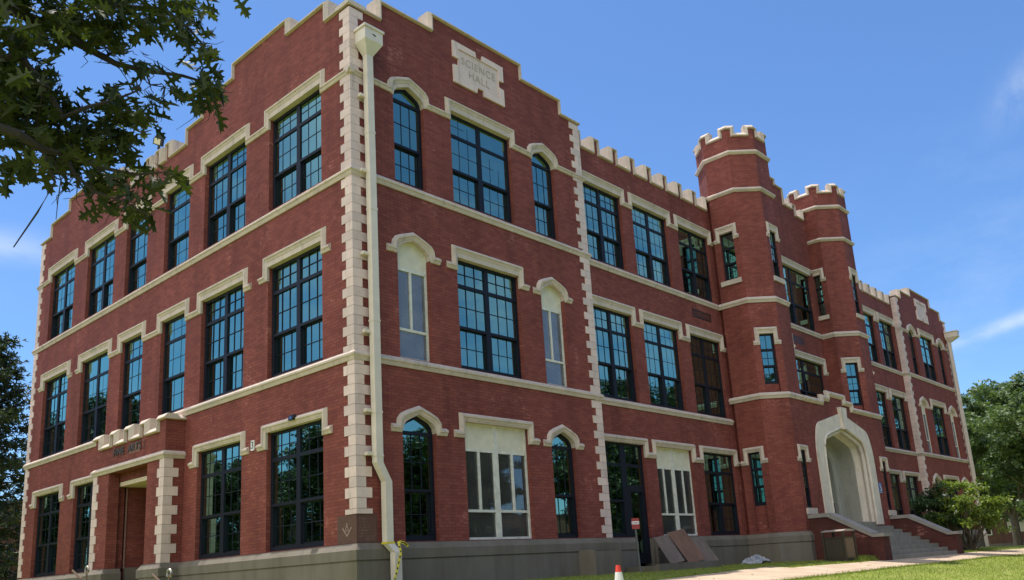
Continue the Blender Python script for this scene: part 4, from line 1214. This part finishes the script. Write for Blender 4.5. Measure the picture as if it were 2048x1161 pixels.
# boards
def board(name, label, x, wdt, ht, y_foot, zf, m, tilt, skew):
    b = MB(); n = 7
    for k in (0,):
        b.box(Frame((0, 0, 0), (1, 0, 0), (0, -1, 0)), -wdt / 2, wdt / 2, 0, ht, 0.0, 0.016)
    o = b.build(name, m); o.location = (x, y_foot, zf); o.rotation_euler = (R(-tilt), R(skew), R(0))
    tag(o, label, 'plywood board', 'plywood boards leaning on the plinth')
    return o
board('plywood_board', 'pale grey brown plywood board leaning leftmost against the plinth', 10.62, 0.72, 0.88, -0.62, -0.76, M['ply_grey'], 30, -6)
board('plywood_board', 'tallest dark brown plywood board leaning between two paler boards', 11.55, 0.92, 1.09, -0.71, -0.76, M['ply'], 33, -7)
board('plywood_board', 'grey plywood board leaning at the right behind the dark brown board', 12.60, 0.80, 0.98, -0.66, -0.95, M['ply_grey'], 32, -6)
# crumpled sheeting
cs = MB(); nx, ny = 40, 18; rnd = random.Random(5)
from mathutils import noise as mnoise
for j in range(ny + 1):
    for i in range(nx + 1):
        u, v = i / nx * 2 - 1, j / ny * 2 - 1
        e = max(0, 1 - u * u * 0.9 - v * v * 0.8)
        z = 0.30 * e ** 0.7 * (0.45 + 0.9 * abs(mnoise.noise(Vector((u * 4, v * 3, 2.2))))) + 0.05 * abs(mnoise.noise(Vector((u * 11, v * 9, 7)))) * (e > 0)
        cs.v.append(Vector((15.25 + 0.72 * u + 0.06 * mnoise.noise(Vector((u * 3, v * 3, 1))), -0.62 + 0.34 * v + 0.05 * mnoise.noise(Vector((u * 3, v * 3, 4))), ground_z(14, -.6) + 0.005 + z)))
cs.f = [(j * (nx + 1) + i, j * (nx + 1) + i + 1, (j + 1) * (nx + 1) + i + 1, (j + 1) * (nx + 1) + i) for j in range(ny) for i in range(nx)]
tag(cs.build('crumpled_sheet', M['sheet']), 'crumpled pale plastic sheeting lying on grass below the turret', 'plastic sheet')
vp = MB(); vp.box(FLAT, 15.9, 16.1, -0.62, -0.5, ground_z(16, -.5) + .05, ground_z(16, -.5) + .2)
# litter bin
tx, ty = 16.0, -3.08
tb = thing('litter_bin', 'square bronze litter bin with open top slots standing on grass by the steps', 'litter bin', (tx, ty, ground_z(tx, ty)), R(-5))
tb.scale = (0.90, 0.90, 0.90)
hw, dp = 0.37, 0.37
b = MB(); b.box(FLAT, -hw + .02, hw - .02, -dp + .02, dp - .02, 0.02, 0.80); b.build('body', M['can'], tb)
b = MB()
for y in (-1, 1): b.box(FLAT, -hw + .07, hw - .07, min(y * dp - y * .019, y * dp - y * .004), max(y * dp - y * .019, y * dp - y * .004), 0.10, 0.76)
b.box(FLAT, hw - .019, hw - .004, -dp + .07, dp - .07, 0.10, 0.76); b.build('side_panel', M['can_lit_side'], tb)
b = MB(); b.box(FLAT, -hw + .004, -hw + .019, -dp + .07, dp - .07, 0.10, 0.76); b.build('front_panel', M['can'], tb)
b = MB()
for x in (-1, 1):
    for y in (-1, 1): b.box(FLAT, x * hw - .03, x * hw + .03, y * dp - .03, y * dp + .03, 0.0, 1.0)
b.box(FLAT, -hw + .03, hw - .03, -dp - .01, dp + .01, 0.765, 0.80); b.box(FLAT, -hw - .012, hw + .012, -dp + .03, dp - .03, 0.767, 0.802)
b.box(FLAT, -hw + .03, hw - .03, -dp - .01, dp + .01, 0.0, 0.03); b.build('corner_post', M['can'], tb)
b = MB(); b.v = []
lid = [(-1, 0.0), (-0.8, 0.03), (-0.3, 0.055), (0.3, 0.055), (0.8, 0.03), (1, 0.0)]
F = Frame((0, 0, 0), (1, 0, 0), (0, -1, 0))
b.prism(F, [(-hw - .04, 0.985)] + [(x * (hw + .04), 1.0 + z) for x, z in lid] + [(hw + .04, 0.985)], -dp - .04, dp + .04); b.build('lid', M['can_rim'], tb)
# traffic cone
ct = 11.4
cdir = (FX + RX * ((1238 - 1024) / 1703.0) - UX * ((1155 - 728.8) / 1703.0))
cxp, cyp = CAM.x + cdir.x * ct, CAM.y + cdir.y * ct
cn = thing('traffic_cone', 'red orange traffic cone with white collar standing on the lawn', 'traffic cone', (cxp, cyp, ground_z(cxp, cyp)))
def ringcone(z0, r0, z1, r1, m, name, seg=20):
    b = MB(); b.tube([(0, 0, z0), (0, 0, z1)], [r0, r1], seg); b.build(name, m, cn, smooth=False)
def cr(z): return 0.135 - 0.105 * (z / 0.69)
b = MB(); b.box(FLAT, -0.18, 0.18, -0.18, 0.18, 0.0, 0.03); b.build('base', M['cone_red'], cn)
ringcone(0.03, cr(0.03), 0.34, cr(0.34), M['cone_red'], 'body'); ringcone(0.341, cr(0.34) + 0.003, 0.60, cr(0.60) + 0.003, M['cone_white'], 'collar'); ringcone(0.601, cr(0.60), 0.69, cr(0.69), M['cone_red'], 'tip')
# caution tape hanging from the rainpipe
tpm = MB()
pts = [Vector((0.80, -0.29, 0.01)), Vector((0.80, -0.36, -0.22)), Vector((0.66, -0.42, -0.50)), Vector((0.52, -0.48, -0.75)), Vector((0.42, -0.52, -1.0))]
def ribbon(mb, pts, wd, lift=0.0, seg=None):
    for i in range(len(pts) - 1):
        a, b = pts[i], pts[i + 1]; s_ = (b - a).cross(Vector((0.3, 1, 0.15 * math.sin(i * 2.0)))).normalized() * wd; up = Vector((-0.4, -1, 0)).normalized() * lift
        mb.add([a - s_ + up, a + s_ + up, b + s_ + up, b - s_ + up], [(0, 1, 2, 3)])
fine = [pts[int(t)].lerp(pts[min(int(t) + 1, 4)], t - int(t)) for t in [i * 0.2 for i in range(21)]]
ribbon(tpm, fine, 0.024)
tail = [Vector((0.82, -0.30, 0.0)), Vector((0.93, -0.33, -0.03)), Vector((1.03, -0.32, -0.10))]
ribbon(tpm, tail, 0.026); tpm.box(FLAT, 0.53, 0.74, -0.262, -0.085, -0.035, 0.005)
tt = tpm.build('caution_tape', M['tape'], weld=None); tag(tt, 'yellow and black caution tape tied round the foot of the rainpipe', 'tape')
b = MB()
for i in range(2, 20, 2): ribbon(b, [fine[i].lerp(fine[i + 1], .1), fine[i].lerp(fine[i + 1], .85)], 0.015, 0.003)
b.build('lettering', M['tape_ink'], tt, weld=None); b = MB()
ribbon(b, [tail[0].lerp(tail[1], .3), tail[1], tail[1].lerp(tail[2], .7)], 0.012, 0.003); b.build('lettering', M['tape_ink'], tt, weld=None)
# handrails at the porch
def handrail(label, x, y, sgn):
    h = thing('handrail', label, 'handrail', (x, y, ground_z(x, y)), 0, 'scrolled handrails at the porch steps')
    return h

# ------------------------------------------------------------------ vegetation
def leaf_cloud(mb, centre, rad, n, size, shape, squash=1.0, shell=0.0, rnd=random, droop=0.3):
    for i in range(n):
        while True:
            p = Vector((rnd.uniform(-1, 1), rnd.uniform(-1, 1), rnd.uniform(-1, 1)))
            if shell < p.length < 1: break
        p = Vector((p.x * rad, p.y * rad, p.z * rad * squash)) + Vector(centre)
        place_leaf(mb, p, size * rnd.uniform(0.65, 1.3), shape, rnd, droop)
def place_leaf(mb, p, s, shape, rnd, droop=0.3):
    d = Vector((rnd.gauss(0, 1), rnd.gauss(0, 1), rnd.gauss(0, 0.7) - droop)).normalized()
    u = Vector((rnd.gauss(0, 0.6), rnd.gauss(0, 0.6), 1)); w_ = d.cross(u)
    if w_.length < 1e-3: w_ = Vector((1, 0, 0))
    w_.normalize(); nrm = w_.cross(d)
    for half in shape:
        mb.add([p + d * (y * s) + w_ * (x * s) + nrm * (abs(x) * 0.28 * s - 0.25 * s * y * y) for x, y in half], [tuple(range(len(half)))])
OAKH = [(0, 0), (0.03, 0.14), (0.20, 0.13), (0.23, 0.17), (0.07, 0.27), (0.08, 0.36), (0.30, 0.36), (0.42, 0.46), (0.28, 0.47), (0.11, 0.53), (0.12, 0.62), (0.27, 0.68), (0.34, 0.80), (0.15, 0.76), (0.13, 0.84), (0.18, 0.95), (0.06, 0.92), (0, 1.04)]
OAK = [OAKH, [(-x, y) for x, y in reversed(OAKH)]]
QUAD = [[(0, 0), (0.30, 0.45), (0, 1.0), (-0.30, 0.45)]]
TUFT = [[(0, 0), (0.5, 0.25), (0.15, 0.5), (0.45, 0.9), (0, 0.75), (-0.42, 1.0), (-0.2, 0.5), (-0.55, 0.3)]]
NEED = [[(0, 0), (0.10, 0.5), (0, 1.0), (-0.10, 0.5)], [(0.0, 0.1), (0.42, 0.55), (0.34, 0.7), (-0.02, 0.3)], [(0.0, 0.1), (-0.42, 0.6), (-0.3, 0.75), (0.02, 0.3)]]

def limb(mb, pts, r0, r1, seg=6):
    n = len(pts); mb.tube(pts, [r0 + (r1 - r0) * i / (n - 1) for i in range(n)], seg)
def wander(a, b, n, amp, rnd):
    a, b = Vector(a), Vector(b)
    return [a.lerp(b, i / n) + (Vector((rnd.gauss(0, amp), rnd.gauss(0, amp), rnd.gauss(0, amp * 0.6))) if 0 < i < n else Vector()) for i in range(n + 1)]

def tree_meshes(seed, height, spread, trunk_h, blobs, leaves, size, shape, m, blob_r=(0.26, 0.42), upright=1.0):
    rnd = random.Random(seed)
    tr, cr_ = MB(), MB()
    limb(tr, wander((0, 0, -0.3), (rnd.uniform(-.3, .3), rnd.uniform(-.3, .3), height * 0.72), 7, 0.10, rnd), height * 0.026, height * 0.007, 8)
    cz = (trunk_h + height) / 2; hh = (height - trunk_h) / 2
    for i in range(blobs):
        for _ in range(40):
            p = Vector((rnd.uniform(-1, 1), rnd.uniform(-1, 1), rnd.uniform(-1, 1)))
            if 0.25 < p.length < 1.0: break
        wz = math.sqrt(max(0.05, 1 - (p.z * 0.75 + 0.12) ** 2))
        c = Vector((p.x * spread * wz * 0.85, p.y * spread * wz * 0.85, cz + p.z * hh * 0.86))
        r_ = spread * rnd.uniform(*blob_r)
        limb(tr, wander((0, 0, min(c.z - 0.2 * hh, trunk_h + rnd.uniform(0, hh))), c, 4, 0.15, rnd), height * 0.008, height * 0.0018, 5)
        nn = int(leaves / blobs)
        sub = rnd.randint(4, 6)
        for k in range(sub):
            q = c + Vector((rnd.gauss(0, .45), rnd.gauss(0, .45), rnd.gauss(0, .35))) * r_
            leaf_cloud(cr_, q, r_ * rnd.uniform(0.4, 0.75), nn // sub, size, shape, 0.62 * upright, 0.0, rnd)
    return tr.mesh('trunk', M['bark']), cr_.mesh('crown', m, weld=None)
def plant_tree(name, label, cat, loc, meshes, rotz=0.0, s=1.0, group=None):
    t = thing(name, label, cat, (loc[0], loc[1], ground_z(loc[0], loc[1]) if len(loc) < 3 else loc[2]), rotz, group)
    t.scale = (s, s, s)
    link('trunk', meshes[0], t); link('crown', meshes[1], t)
    return t
TA = tree_meshes(11, 14.0, 5.0, 1.8, 28, 17500, 0.27, TUFT, M['tree_leaf'])
TB = tree_meshes(12, 13.0, 4.6, 1.6, 26, 16500, 0.27, TUFT, M['tree_leaf'])
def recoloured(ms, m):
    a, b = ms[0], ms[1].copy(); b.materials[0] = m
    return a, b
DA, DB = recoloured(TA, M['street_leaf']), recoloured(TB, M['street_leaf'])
plant_tree('shade_tree', 'tall green shade tree rising just past the far end of the hall', 'tree', (64, 6.2), TB, 0.4, 1.06, 'shade trees beyond the hall')
plant_tree('shade_tree', 'broad green shade tree at the right edge in front of the brown brick building', 'tree', (60, -1.6), TA, 2.0, 0.92, 'shade trees beyond the hall')
plant_tree('shade_tree', 'far shade tree partly hidden behind the two larger ones', 'tree', (76, 5.5), TA, 3.9, 1.1, 'shade trees beyond the hall')
# trees across the lawn, seen mirrored in the windows
k = 0
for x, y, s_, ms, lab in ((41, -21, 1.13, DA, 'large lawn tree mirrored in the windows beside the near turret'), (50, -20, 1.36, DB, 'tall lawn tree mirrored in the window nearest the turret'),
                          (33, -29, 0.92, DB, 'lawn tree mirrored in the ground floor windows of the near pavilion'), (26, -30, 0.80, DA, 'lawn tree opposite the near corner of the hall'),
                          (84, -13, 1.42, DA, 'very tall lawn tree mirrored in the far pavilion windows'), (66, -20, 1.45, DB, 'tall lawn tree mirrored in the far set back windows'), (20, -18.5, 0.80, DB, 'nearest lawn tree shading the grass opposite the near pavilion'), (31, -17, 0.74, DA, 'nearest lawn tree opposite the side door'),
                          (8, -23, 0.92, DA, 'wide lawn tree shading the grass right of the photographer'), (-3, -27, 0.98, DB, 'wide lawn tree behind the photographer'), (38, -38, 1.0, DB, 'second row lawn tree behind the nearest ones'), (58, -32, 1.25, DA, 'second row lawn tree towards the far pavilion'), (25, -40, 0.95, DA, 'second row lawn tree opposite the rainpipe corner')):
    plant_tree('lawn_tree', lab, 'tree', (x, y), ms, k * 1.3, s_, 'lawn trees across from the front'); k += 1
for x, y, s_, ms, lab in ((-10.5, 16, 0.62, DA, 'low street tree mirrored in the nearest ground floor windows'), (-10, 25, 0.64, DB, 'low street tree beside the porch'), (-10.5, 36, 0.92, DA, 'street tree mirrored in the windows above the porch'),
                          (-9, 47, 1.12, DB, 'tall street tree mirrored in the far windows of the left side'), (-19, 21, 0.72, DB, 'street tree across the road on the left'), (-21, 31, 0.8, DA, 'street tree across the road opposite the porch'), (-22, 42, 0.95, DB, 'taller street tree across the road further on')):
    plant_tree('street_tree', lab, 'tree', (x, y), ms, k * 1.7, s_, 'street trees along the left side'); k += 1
# conifer behind the far left corner
rnd = random.Random(21); tr, cr_ = MB(), MB()
limb(tr, [(0, 0, -0.3), (0.1, 0, 4), (0, 0.1, 8), (0, 0, 12.4)], 0.30, 0.04, 8)
for i in range(95):
    h = 0.8 + 11.4 * (i / 95); a = i * 2.399; ln = (3.6 * (1 - (h / 13.2) ** 1.6) + 0.5) * rnd.uniform(0.75, 1.1)
    e = Vector((math.cos(a) * ln, math.sin(a) * ln, h + 0.25 * ln * rnd.uniform(-0.5, 0.9)))
    limb(tr, [(0, 0, h - 0.2), e * 0.5 + Vector((0, 0, (h) * 0.5 - .1)), e], 0.05, 0.012, 5)
    for j in range(7):
        f = 0.30 + 0.70 * j / 6
        q = Vector((0, 0, h)).lerp(e, f)
        leaf_cloud(cr_, q, 0.46 + 0.12 * (1 - f), 16, 0.34, NEED, 0.55, 0.0, rnd, 0.0)
plant_tree('conifer', 'dark green conifer behind the far left corner of the hall', 'tree', (1.6, 30.5, -0.9), (tr.mesh('trunk', M['bark']), cr_.mesh('crown', M['needle'], weld=None)))
# ornamental tree and shrub in front of the far pavilion
def shrub(seed, w_, h_, n, m, size, blobs, base=0.4):
    rnd = random.Random(seed); tr, cr_ = MB(), MB()
    for i in range(blobs):
        a = rnd.uniform(0, 6.28); rr = math.sqrt(rnd.random()) * w_
        zt = base + (h_ - base) * rnd.uniform(0.15, 1.0) * (1 - 0.35 * (rr / w_) ** 2)
        c = Vector((math.cos(a) * rr, math.sin(a) * rr, zt))
        limb(tr, wander((rnd.gauss(0, .08), rnd.gauss(0, .08), -0.1), c, 4, 0.06, rnd), 0.035, 0.008, 5)
        for k in range(3):
            leaf_cloud(cr_, c + Vector((rnd.gauss(0, .22), rnd.gauss(0, .22), rnd.gauss(0, .1))), 0.34, n // blobs // 3, size, QUAD, 0.38, 0, rnd, 0.15)
    return tr.mesh('trunk', M['bark']), cr_.mesh('crown', m, weld=None)
plant_tree('ornamental_tree', 'low spreading yellow green ornamental tree lit by sun before the far pavilion', 'tree', (30.0, -2.95), shrub(31, 1.35, 3.2, 4600, M['shrub_leaf'], 0.17, 36, 0.55))
sh = plant_tree('flowering_shrub', 'dark green shrub with a few white flowers between the steps and the sunlit tree', 'shrub', (29.7, -2.0), shrub(32, 0.85, 2.9, 4400, M['dark_leaf'], 0.15, 30, 0.2))
b = MB(); rnd = random.Random(8)
for i in range(7):
    c = Vector((rnd.gauss(0, .6) - .3, rnd.gauss(0, .4) - .7, rnd.uniform(0.6, 2.7))); b = MB(); leaf_cloud(b, c, 0.09, 16, 0.09, QUAD, 0.6, 0, rnd); b.build('flower', M['flower'], sh, weld=None)

# ------------------------------------------------------------------ foreground oak
def px(x, y, t):                     # a point t metres ahead of the camera's place, used to measure where the boughs hang
    return CAM + (FX + RX * ((x - 1024) / 1703.0) - UX * ((y - 728.8) / 1703.0)) * t
def seen(p):
    d = p - CAM; z = d.dot(FX)
    if z < 0.1: return False
    X, Y = 1024 + 1703 * d.dot(RX) / z, 728.8 - 1703 * d.dot(UX) / z
    return -25 < X < 2080 and -25 < Y < 1200
rnd = random.Random(44)
oak = thing('oak_tree', 'pin oak whose dark lobed leaves hang into the upper left corner', 'tree', (-14.2, -8.6, ground_z(-14.2, -8.6)))
O0 = Vector(oak.location)
tr, lv = MB(), MB()
limb(tr, [Vector((0, 0, -0.3)), Vector((0.05, 0, 1.5)), Vector((0.1, 0.1, 3.6)), Vector((0, 0.1, 6.0)), Vector((0.2, 0, 8.6))], 0.30, 0.08, 10)
def gl(p): return p - O0
boughs = [
    ([(-330, -60, 5.4), (-120, 10, 5.5), (20, 20, 5.6), (75, 42, 5.7), (125, 72, 5.7), (180, 100, 5.8), (232, 128, 5.8), (290, 142, 5.9), (365, 152, 6.0), (410, 165, 6.0)], 0.045, 0.007),
    ([(-300, 120, 5.2), (-80, 120, 5.3), (40, 115, 5.4), (90, 170, 5.4), (125, 235, 5.4), (175, 215, 5.5), (230, 200, 5.6), (280, 180, 5.7)], 0.035, 0.005),
    ([(-280, 220, 5.0), (-60, 235, 5.1), (40, 270, 5.2), (85, 300, 5.3), (130, 310, 5.4), (200, 335, 5.5), (270, 350, 5.6), (330, 345, 5.6)], 0.035, 0.005),
    ([(130, 310, 5.4), (150, 350, 5.4), (190, 385, 5.45), (250, 405, 5.5), (295, 430, 5.5)], 0.014, 0.004),
    ([(85, 300, 5.3), (110, 365, 5.3), (75, 425, 5.3), (27, 495, 5.3)], 0.011, 0.004),
    ([(100, 300, 5.35), (122, 360, 5.35), (116, 400, 5.35), (112, 440, 5.35)], 0.005, 0.002),
    ([(-100, -120, 5.8), (60, -60, 5.9), (160, -10, 6.0), (250, 15, 6.1), (330, 20, 6.2), (380, 60, 6.2), (405, 90, 6.2)], 0.04, 0.005),
    ([(410, 165, 6.0), (425, 190, 6.0), (432, 212, 6.0)], 0.007, 0.003),
    ([(180, 100, 5.8), (215, 96, 5.8), (255, 104, 5.8)], 0.006, 0.003),
    ([(290, 142, 5.9), (300, 170, 5.85), (330, 175, 5.8)], 0.006, 0.003)]
for pts, r0, r1 in boughs: limb(tr, [gl(px(*p)) for p in pts], r0, r1, 6)
for i in range(150):
    bp = rnd.choice(boughs)[0]; a_ = rnd.randrange(1, len(bp)); p0 = px(*bp[a_])
    e_ = px(bp[a_][0] + rnd.gauss(-4, 27), bp[a_][1] + rnd.gauss(8, 26), bp[a_][2] + rnd.gauss(0, 0.15))
    if bp[a_][1] > 360 and bp[a_][0] < 140: continue
    limb(tr, [gl(q_) for q_ in wander(p0, e_, 3, 0.012, rnd)], 0.0045, 0.0015, 4)
for i in (0, 1, 2, 6): limb(tr, wander((0.1, 0.1, 3.0 + 0.5 * i), gl(px(*boughs[i][0][0])), 4, 0.08, rnd), 0.10, boughs[i][1], 7)
# clusters of leaves: place in the view, spread, how many
CL = [(40, 40, 75, 150), (120, 25, 60, 110), (20, 110, 60, 110), (200, 20, 55, 80), (270, 20, 50, 66), (340, 15, 45, 50), (385, 30, 30, 30), (300, 52, 26, 16), (215, 62, 28, 22), (150, 55, 30, 30),
      (375, 60, 26, 20), (400, 75, 22, 16), (395, 120, 24, 18), (410, 160, 30, 30), (418, 188, 25, 24), (395, 195, 22, 14), (425, 208, 13, 7),
      (258, 110, 24, 12), (285, 125, 22, 12), (235, 98, 14, 4), (205, 80, 18, 8), (180, 60, 16, 7),
      (40, 170, 60, 110), (95, 165, 36, 44), (25, 240, 55, 95), (85, 230, 42, 54), (125, 210, 26, 20), (140, 190, 20, 9), (70, 290, 50, 80), (20, 310, 34, 26), (130, 270, 40, 50), (110, 330, 36, 36), (60, 340, 26, 14), (150, 225, 20, 9),
      (180, 260, 40, 52), (235, 250, 42, 54), (270, 235, 30, 26), (200, 300, 42, 52), (255, 290, 30, 26), (160, 310, 34, 36), (220, 215, 26, 14), (285, 205, 24, 14), (315, 195, 24, 14), (300, 240, 18, 8), (330, 180, 16, 7), (205, 182, 24, 7), (240, 182, 22, 7), (178, 206, 18, 4),
      (190, 345, 32, 26), (250, 350, 28, 22), (300, 345, 26, 18), (340, 345, 22, 14), (275, 378, 26, 18), (225, 385, 28, 20), (180, 390, 24, 12), (290, 415, 24, 16), (245, 420, 22, 12), (300, 435, 12, 5), (200, 405, 22, 9), (140, 385, 10, 3),
      (6, 370, 14, 9), (12, 345, 14, 7), (440, -2, 9, 2), (470, -4, 9, 2), (300, -30, 90, 60), (80, -40, 120, 120), (-60, 60, 70, 90), (-70, 200, 70, 80)]
for cx_, cy_, rd, n in CL:
    for i in range(int(n * 0.55)):
        a = rnd.uniform(0, 6.28); rr = math.sqrt(rnd.random()) * rd
        t = 5.55 + (cx_ / 450.0) * 0.5 + rnd.gauss(0, 0.22)
        place_leaf(lv, gl(px(cx_ + rr * math.cos(a), cy_ + rr * math.sin(a), t)), rnd.uniform(0.105, 0.175), OAK, rnd, 0.35)
# the crown above the picture, which shades the hanging boughs
for cx_, cy_, rd, n in CL:
    for i in range(max(1, n // 4)):
        base = px(cx_ + rnd.gauss(0, rd * .7), cy_ + rnd.gauss(0, rd * .7), 5.8)
        p = base + sdir * rnd.uniform(1.3, 3.4) + Vector((rnd.gauss(0, .15), rnd.gauss(0, .15), 0))
        if seen(p): continue
        place_leaf(lv, gl(p), rnd.uniform(0.14, 0.22), OAK, rnd, 0.2)
for i in range(1500):
    p = O0 + Vector((rnd.gauss(0.5, 2.2), rnd.gauss(0.5, 2.2), rnd.uniform(4.6, 10)))
    if seen(p): continue
    place_leaf(lv, gl(p), rnd.uniform(0.16, 0.26), OAK, rnd, 0.2)
tr.build('trunk', M['twig'], oak); lv.build('crown', M['oak_leaf'], oak, weld=None)

# ------------------------------------------------------------------ buildings in the distance
def far_building(name, label, x0, x1, y0, y1, z0, z1, F, wins, m):
    t = thing(name, label, 'building', (x0, y0, z0))
    o = Vector((x0, y0, z0))
    b = MB(); b.box(FLAT, 0, x1 - x0, 0, y1 - y0, -0.5, z1 - z0); b.build('wall', m, t)
    b = MB(); b.box(FLAT, -0.15, x1 - x0 + .15, -0.15, y1 - y0 + .15, z1 - z0 + 0.003, z1 - z0 + 0.25); b.build('roof', M['asphalt_roof'], t)
    b = MB(); b.box(FLAT, -0.05, x1 - x0 + .05, -0.05, y1 - y0 + .05, -0.5, 0.55); b.build('plinth', M['concrete'], t)
    for u, v, ww, hh, cols in wins:
        f = MB(); f.panel(F, rect(u, u + ww, v, v + hh), [rect(u + .08, u + ww - .08, v + .08, v + hh - .08)], 0.06, -0.05)
        for i in range(1, cols): f.box(F, u + ww * i / cols - .03, u + ww * i / cols + .03, v + .05, v + hh - .05, 0.0, 0.05)
        fo = f.build('window', M['white_frame'], t)
        p = MB(); p.quad(F, u + .07, u + ww - .07, v + .07, v + hh - .07, 0.01); p.build('pane', M['glass'] if cols > 1 else M['cream_panel'], fo, weld=None)
    return t
Fx = Frame((0, 0, 0), (0, -1, 0), (-1, 0, 0))
far_building('brick_building', 'low brown brick building with white framed windows beyond the trees at right', 80, 96, -26, 12, -1.45, 6.4, Frame((0, 38, 0), (0, -1, 0), (-1, 0, 0)),
             [(2.5 + 5.2 * i, 1.35, 1.1, 1.5, 2) for i in range(7)] + [(5.0 + 5.2 * i, 1.5, 2.6, 1.4, 1) for i in range(6)] + [(2.5 + 5.2 * i, 4.2, 1.3, 1.5, 2) for i in range(7)], M['brick_brown'])
far_building('brick_building', 'dark red brick building in shade behind the conifer at far left', -12, 16, 46, 60, -0.9, 5.2, Frame((0, 0, 0), (1, 0, 0), (0, -1, 0)),
             [(2.0 + 4.5 * i, 1.3, 1.4, 1.9, 2) for i in range(6)], M['brick_brown'])

far_building('brick_building', 'long brown brick building across the street, mirrored in the left side windows', -62, -46, 2, 110, -2.2, 6.0, Frame((16, 0, 0), (0, 1, 0), (1, 0, 0)),
             [(3.0 + 6 * i, 1.3, 1.6, 2.0, 2) for i in range(17)], M['brick_brown'])
far_building('brick_building', 'wide brown brick building far across the lawn, mirrored in the front windows', -10, 150, -74, -60, -2.4, 6.5, Frame((0, 14, 0), (1, 0, 0), (0, 1, 0)),
             [(4.0 + 7 * i, 1.3, 1.6, 2.0, 2) for i in range(21)], M['brick_brown'])
# ------------------------------------------------------------------ handrails of the porch steps
def rail(label, x, y, zt, flip):
    h = thing('handrail', label, 'handrail', (x, y, ground_z(x, y)))
    gz = ground_z(x, y); zt -= gz
    b = MB(); b.tube([(0, 0, 0), (0, 0, zt - 0.05)], 0.025, 7)
    sc_ = [(0.0, 0.10 * math.cos(a), zt + 0.10 * math.sin(a)) for a in [math.pi * 1.25 - i * 0.42 for i in range(12)]]
    b.build('post', M['rail'], h)
    c = MB(); c.tube(sc_, 0.026, 8); c.build('scroll', M['rail_grey'], h)
    d = MB(); d.tube([(0.0, 0.05, zt - 0.06), (-0.02, -0.18, zt - 0.02)], 0.02, 7); d.tube([(-0.25, 0.35, zt + 0.02), (-0.12, 0.08, zt - 0.22), (0, 0, zt - 0.35)], 0.028, 7); d.build('rail_bar', M['rail'], h)
rail('worn metal handrail with a round scrolled end at the near side of the porch steps', -0.95, 5.95, -0.30, 1)
rail('brown metal handrail end in front of the far pilaster of the porch', -0.85, 11.0, 0.0, 1)
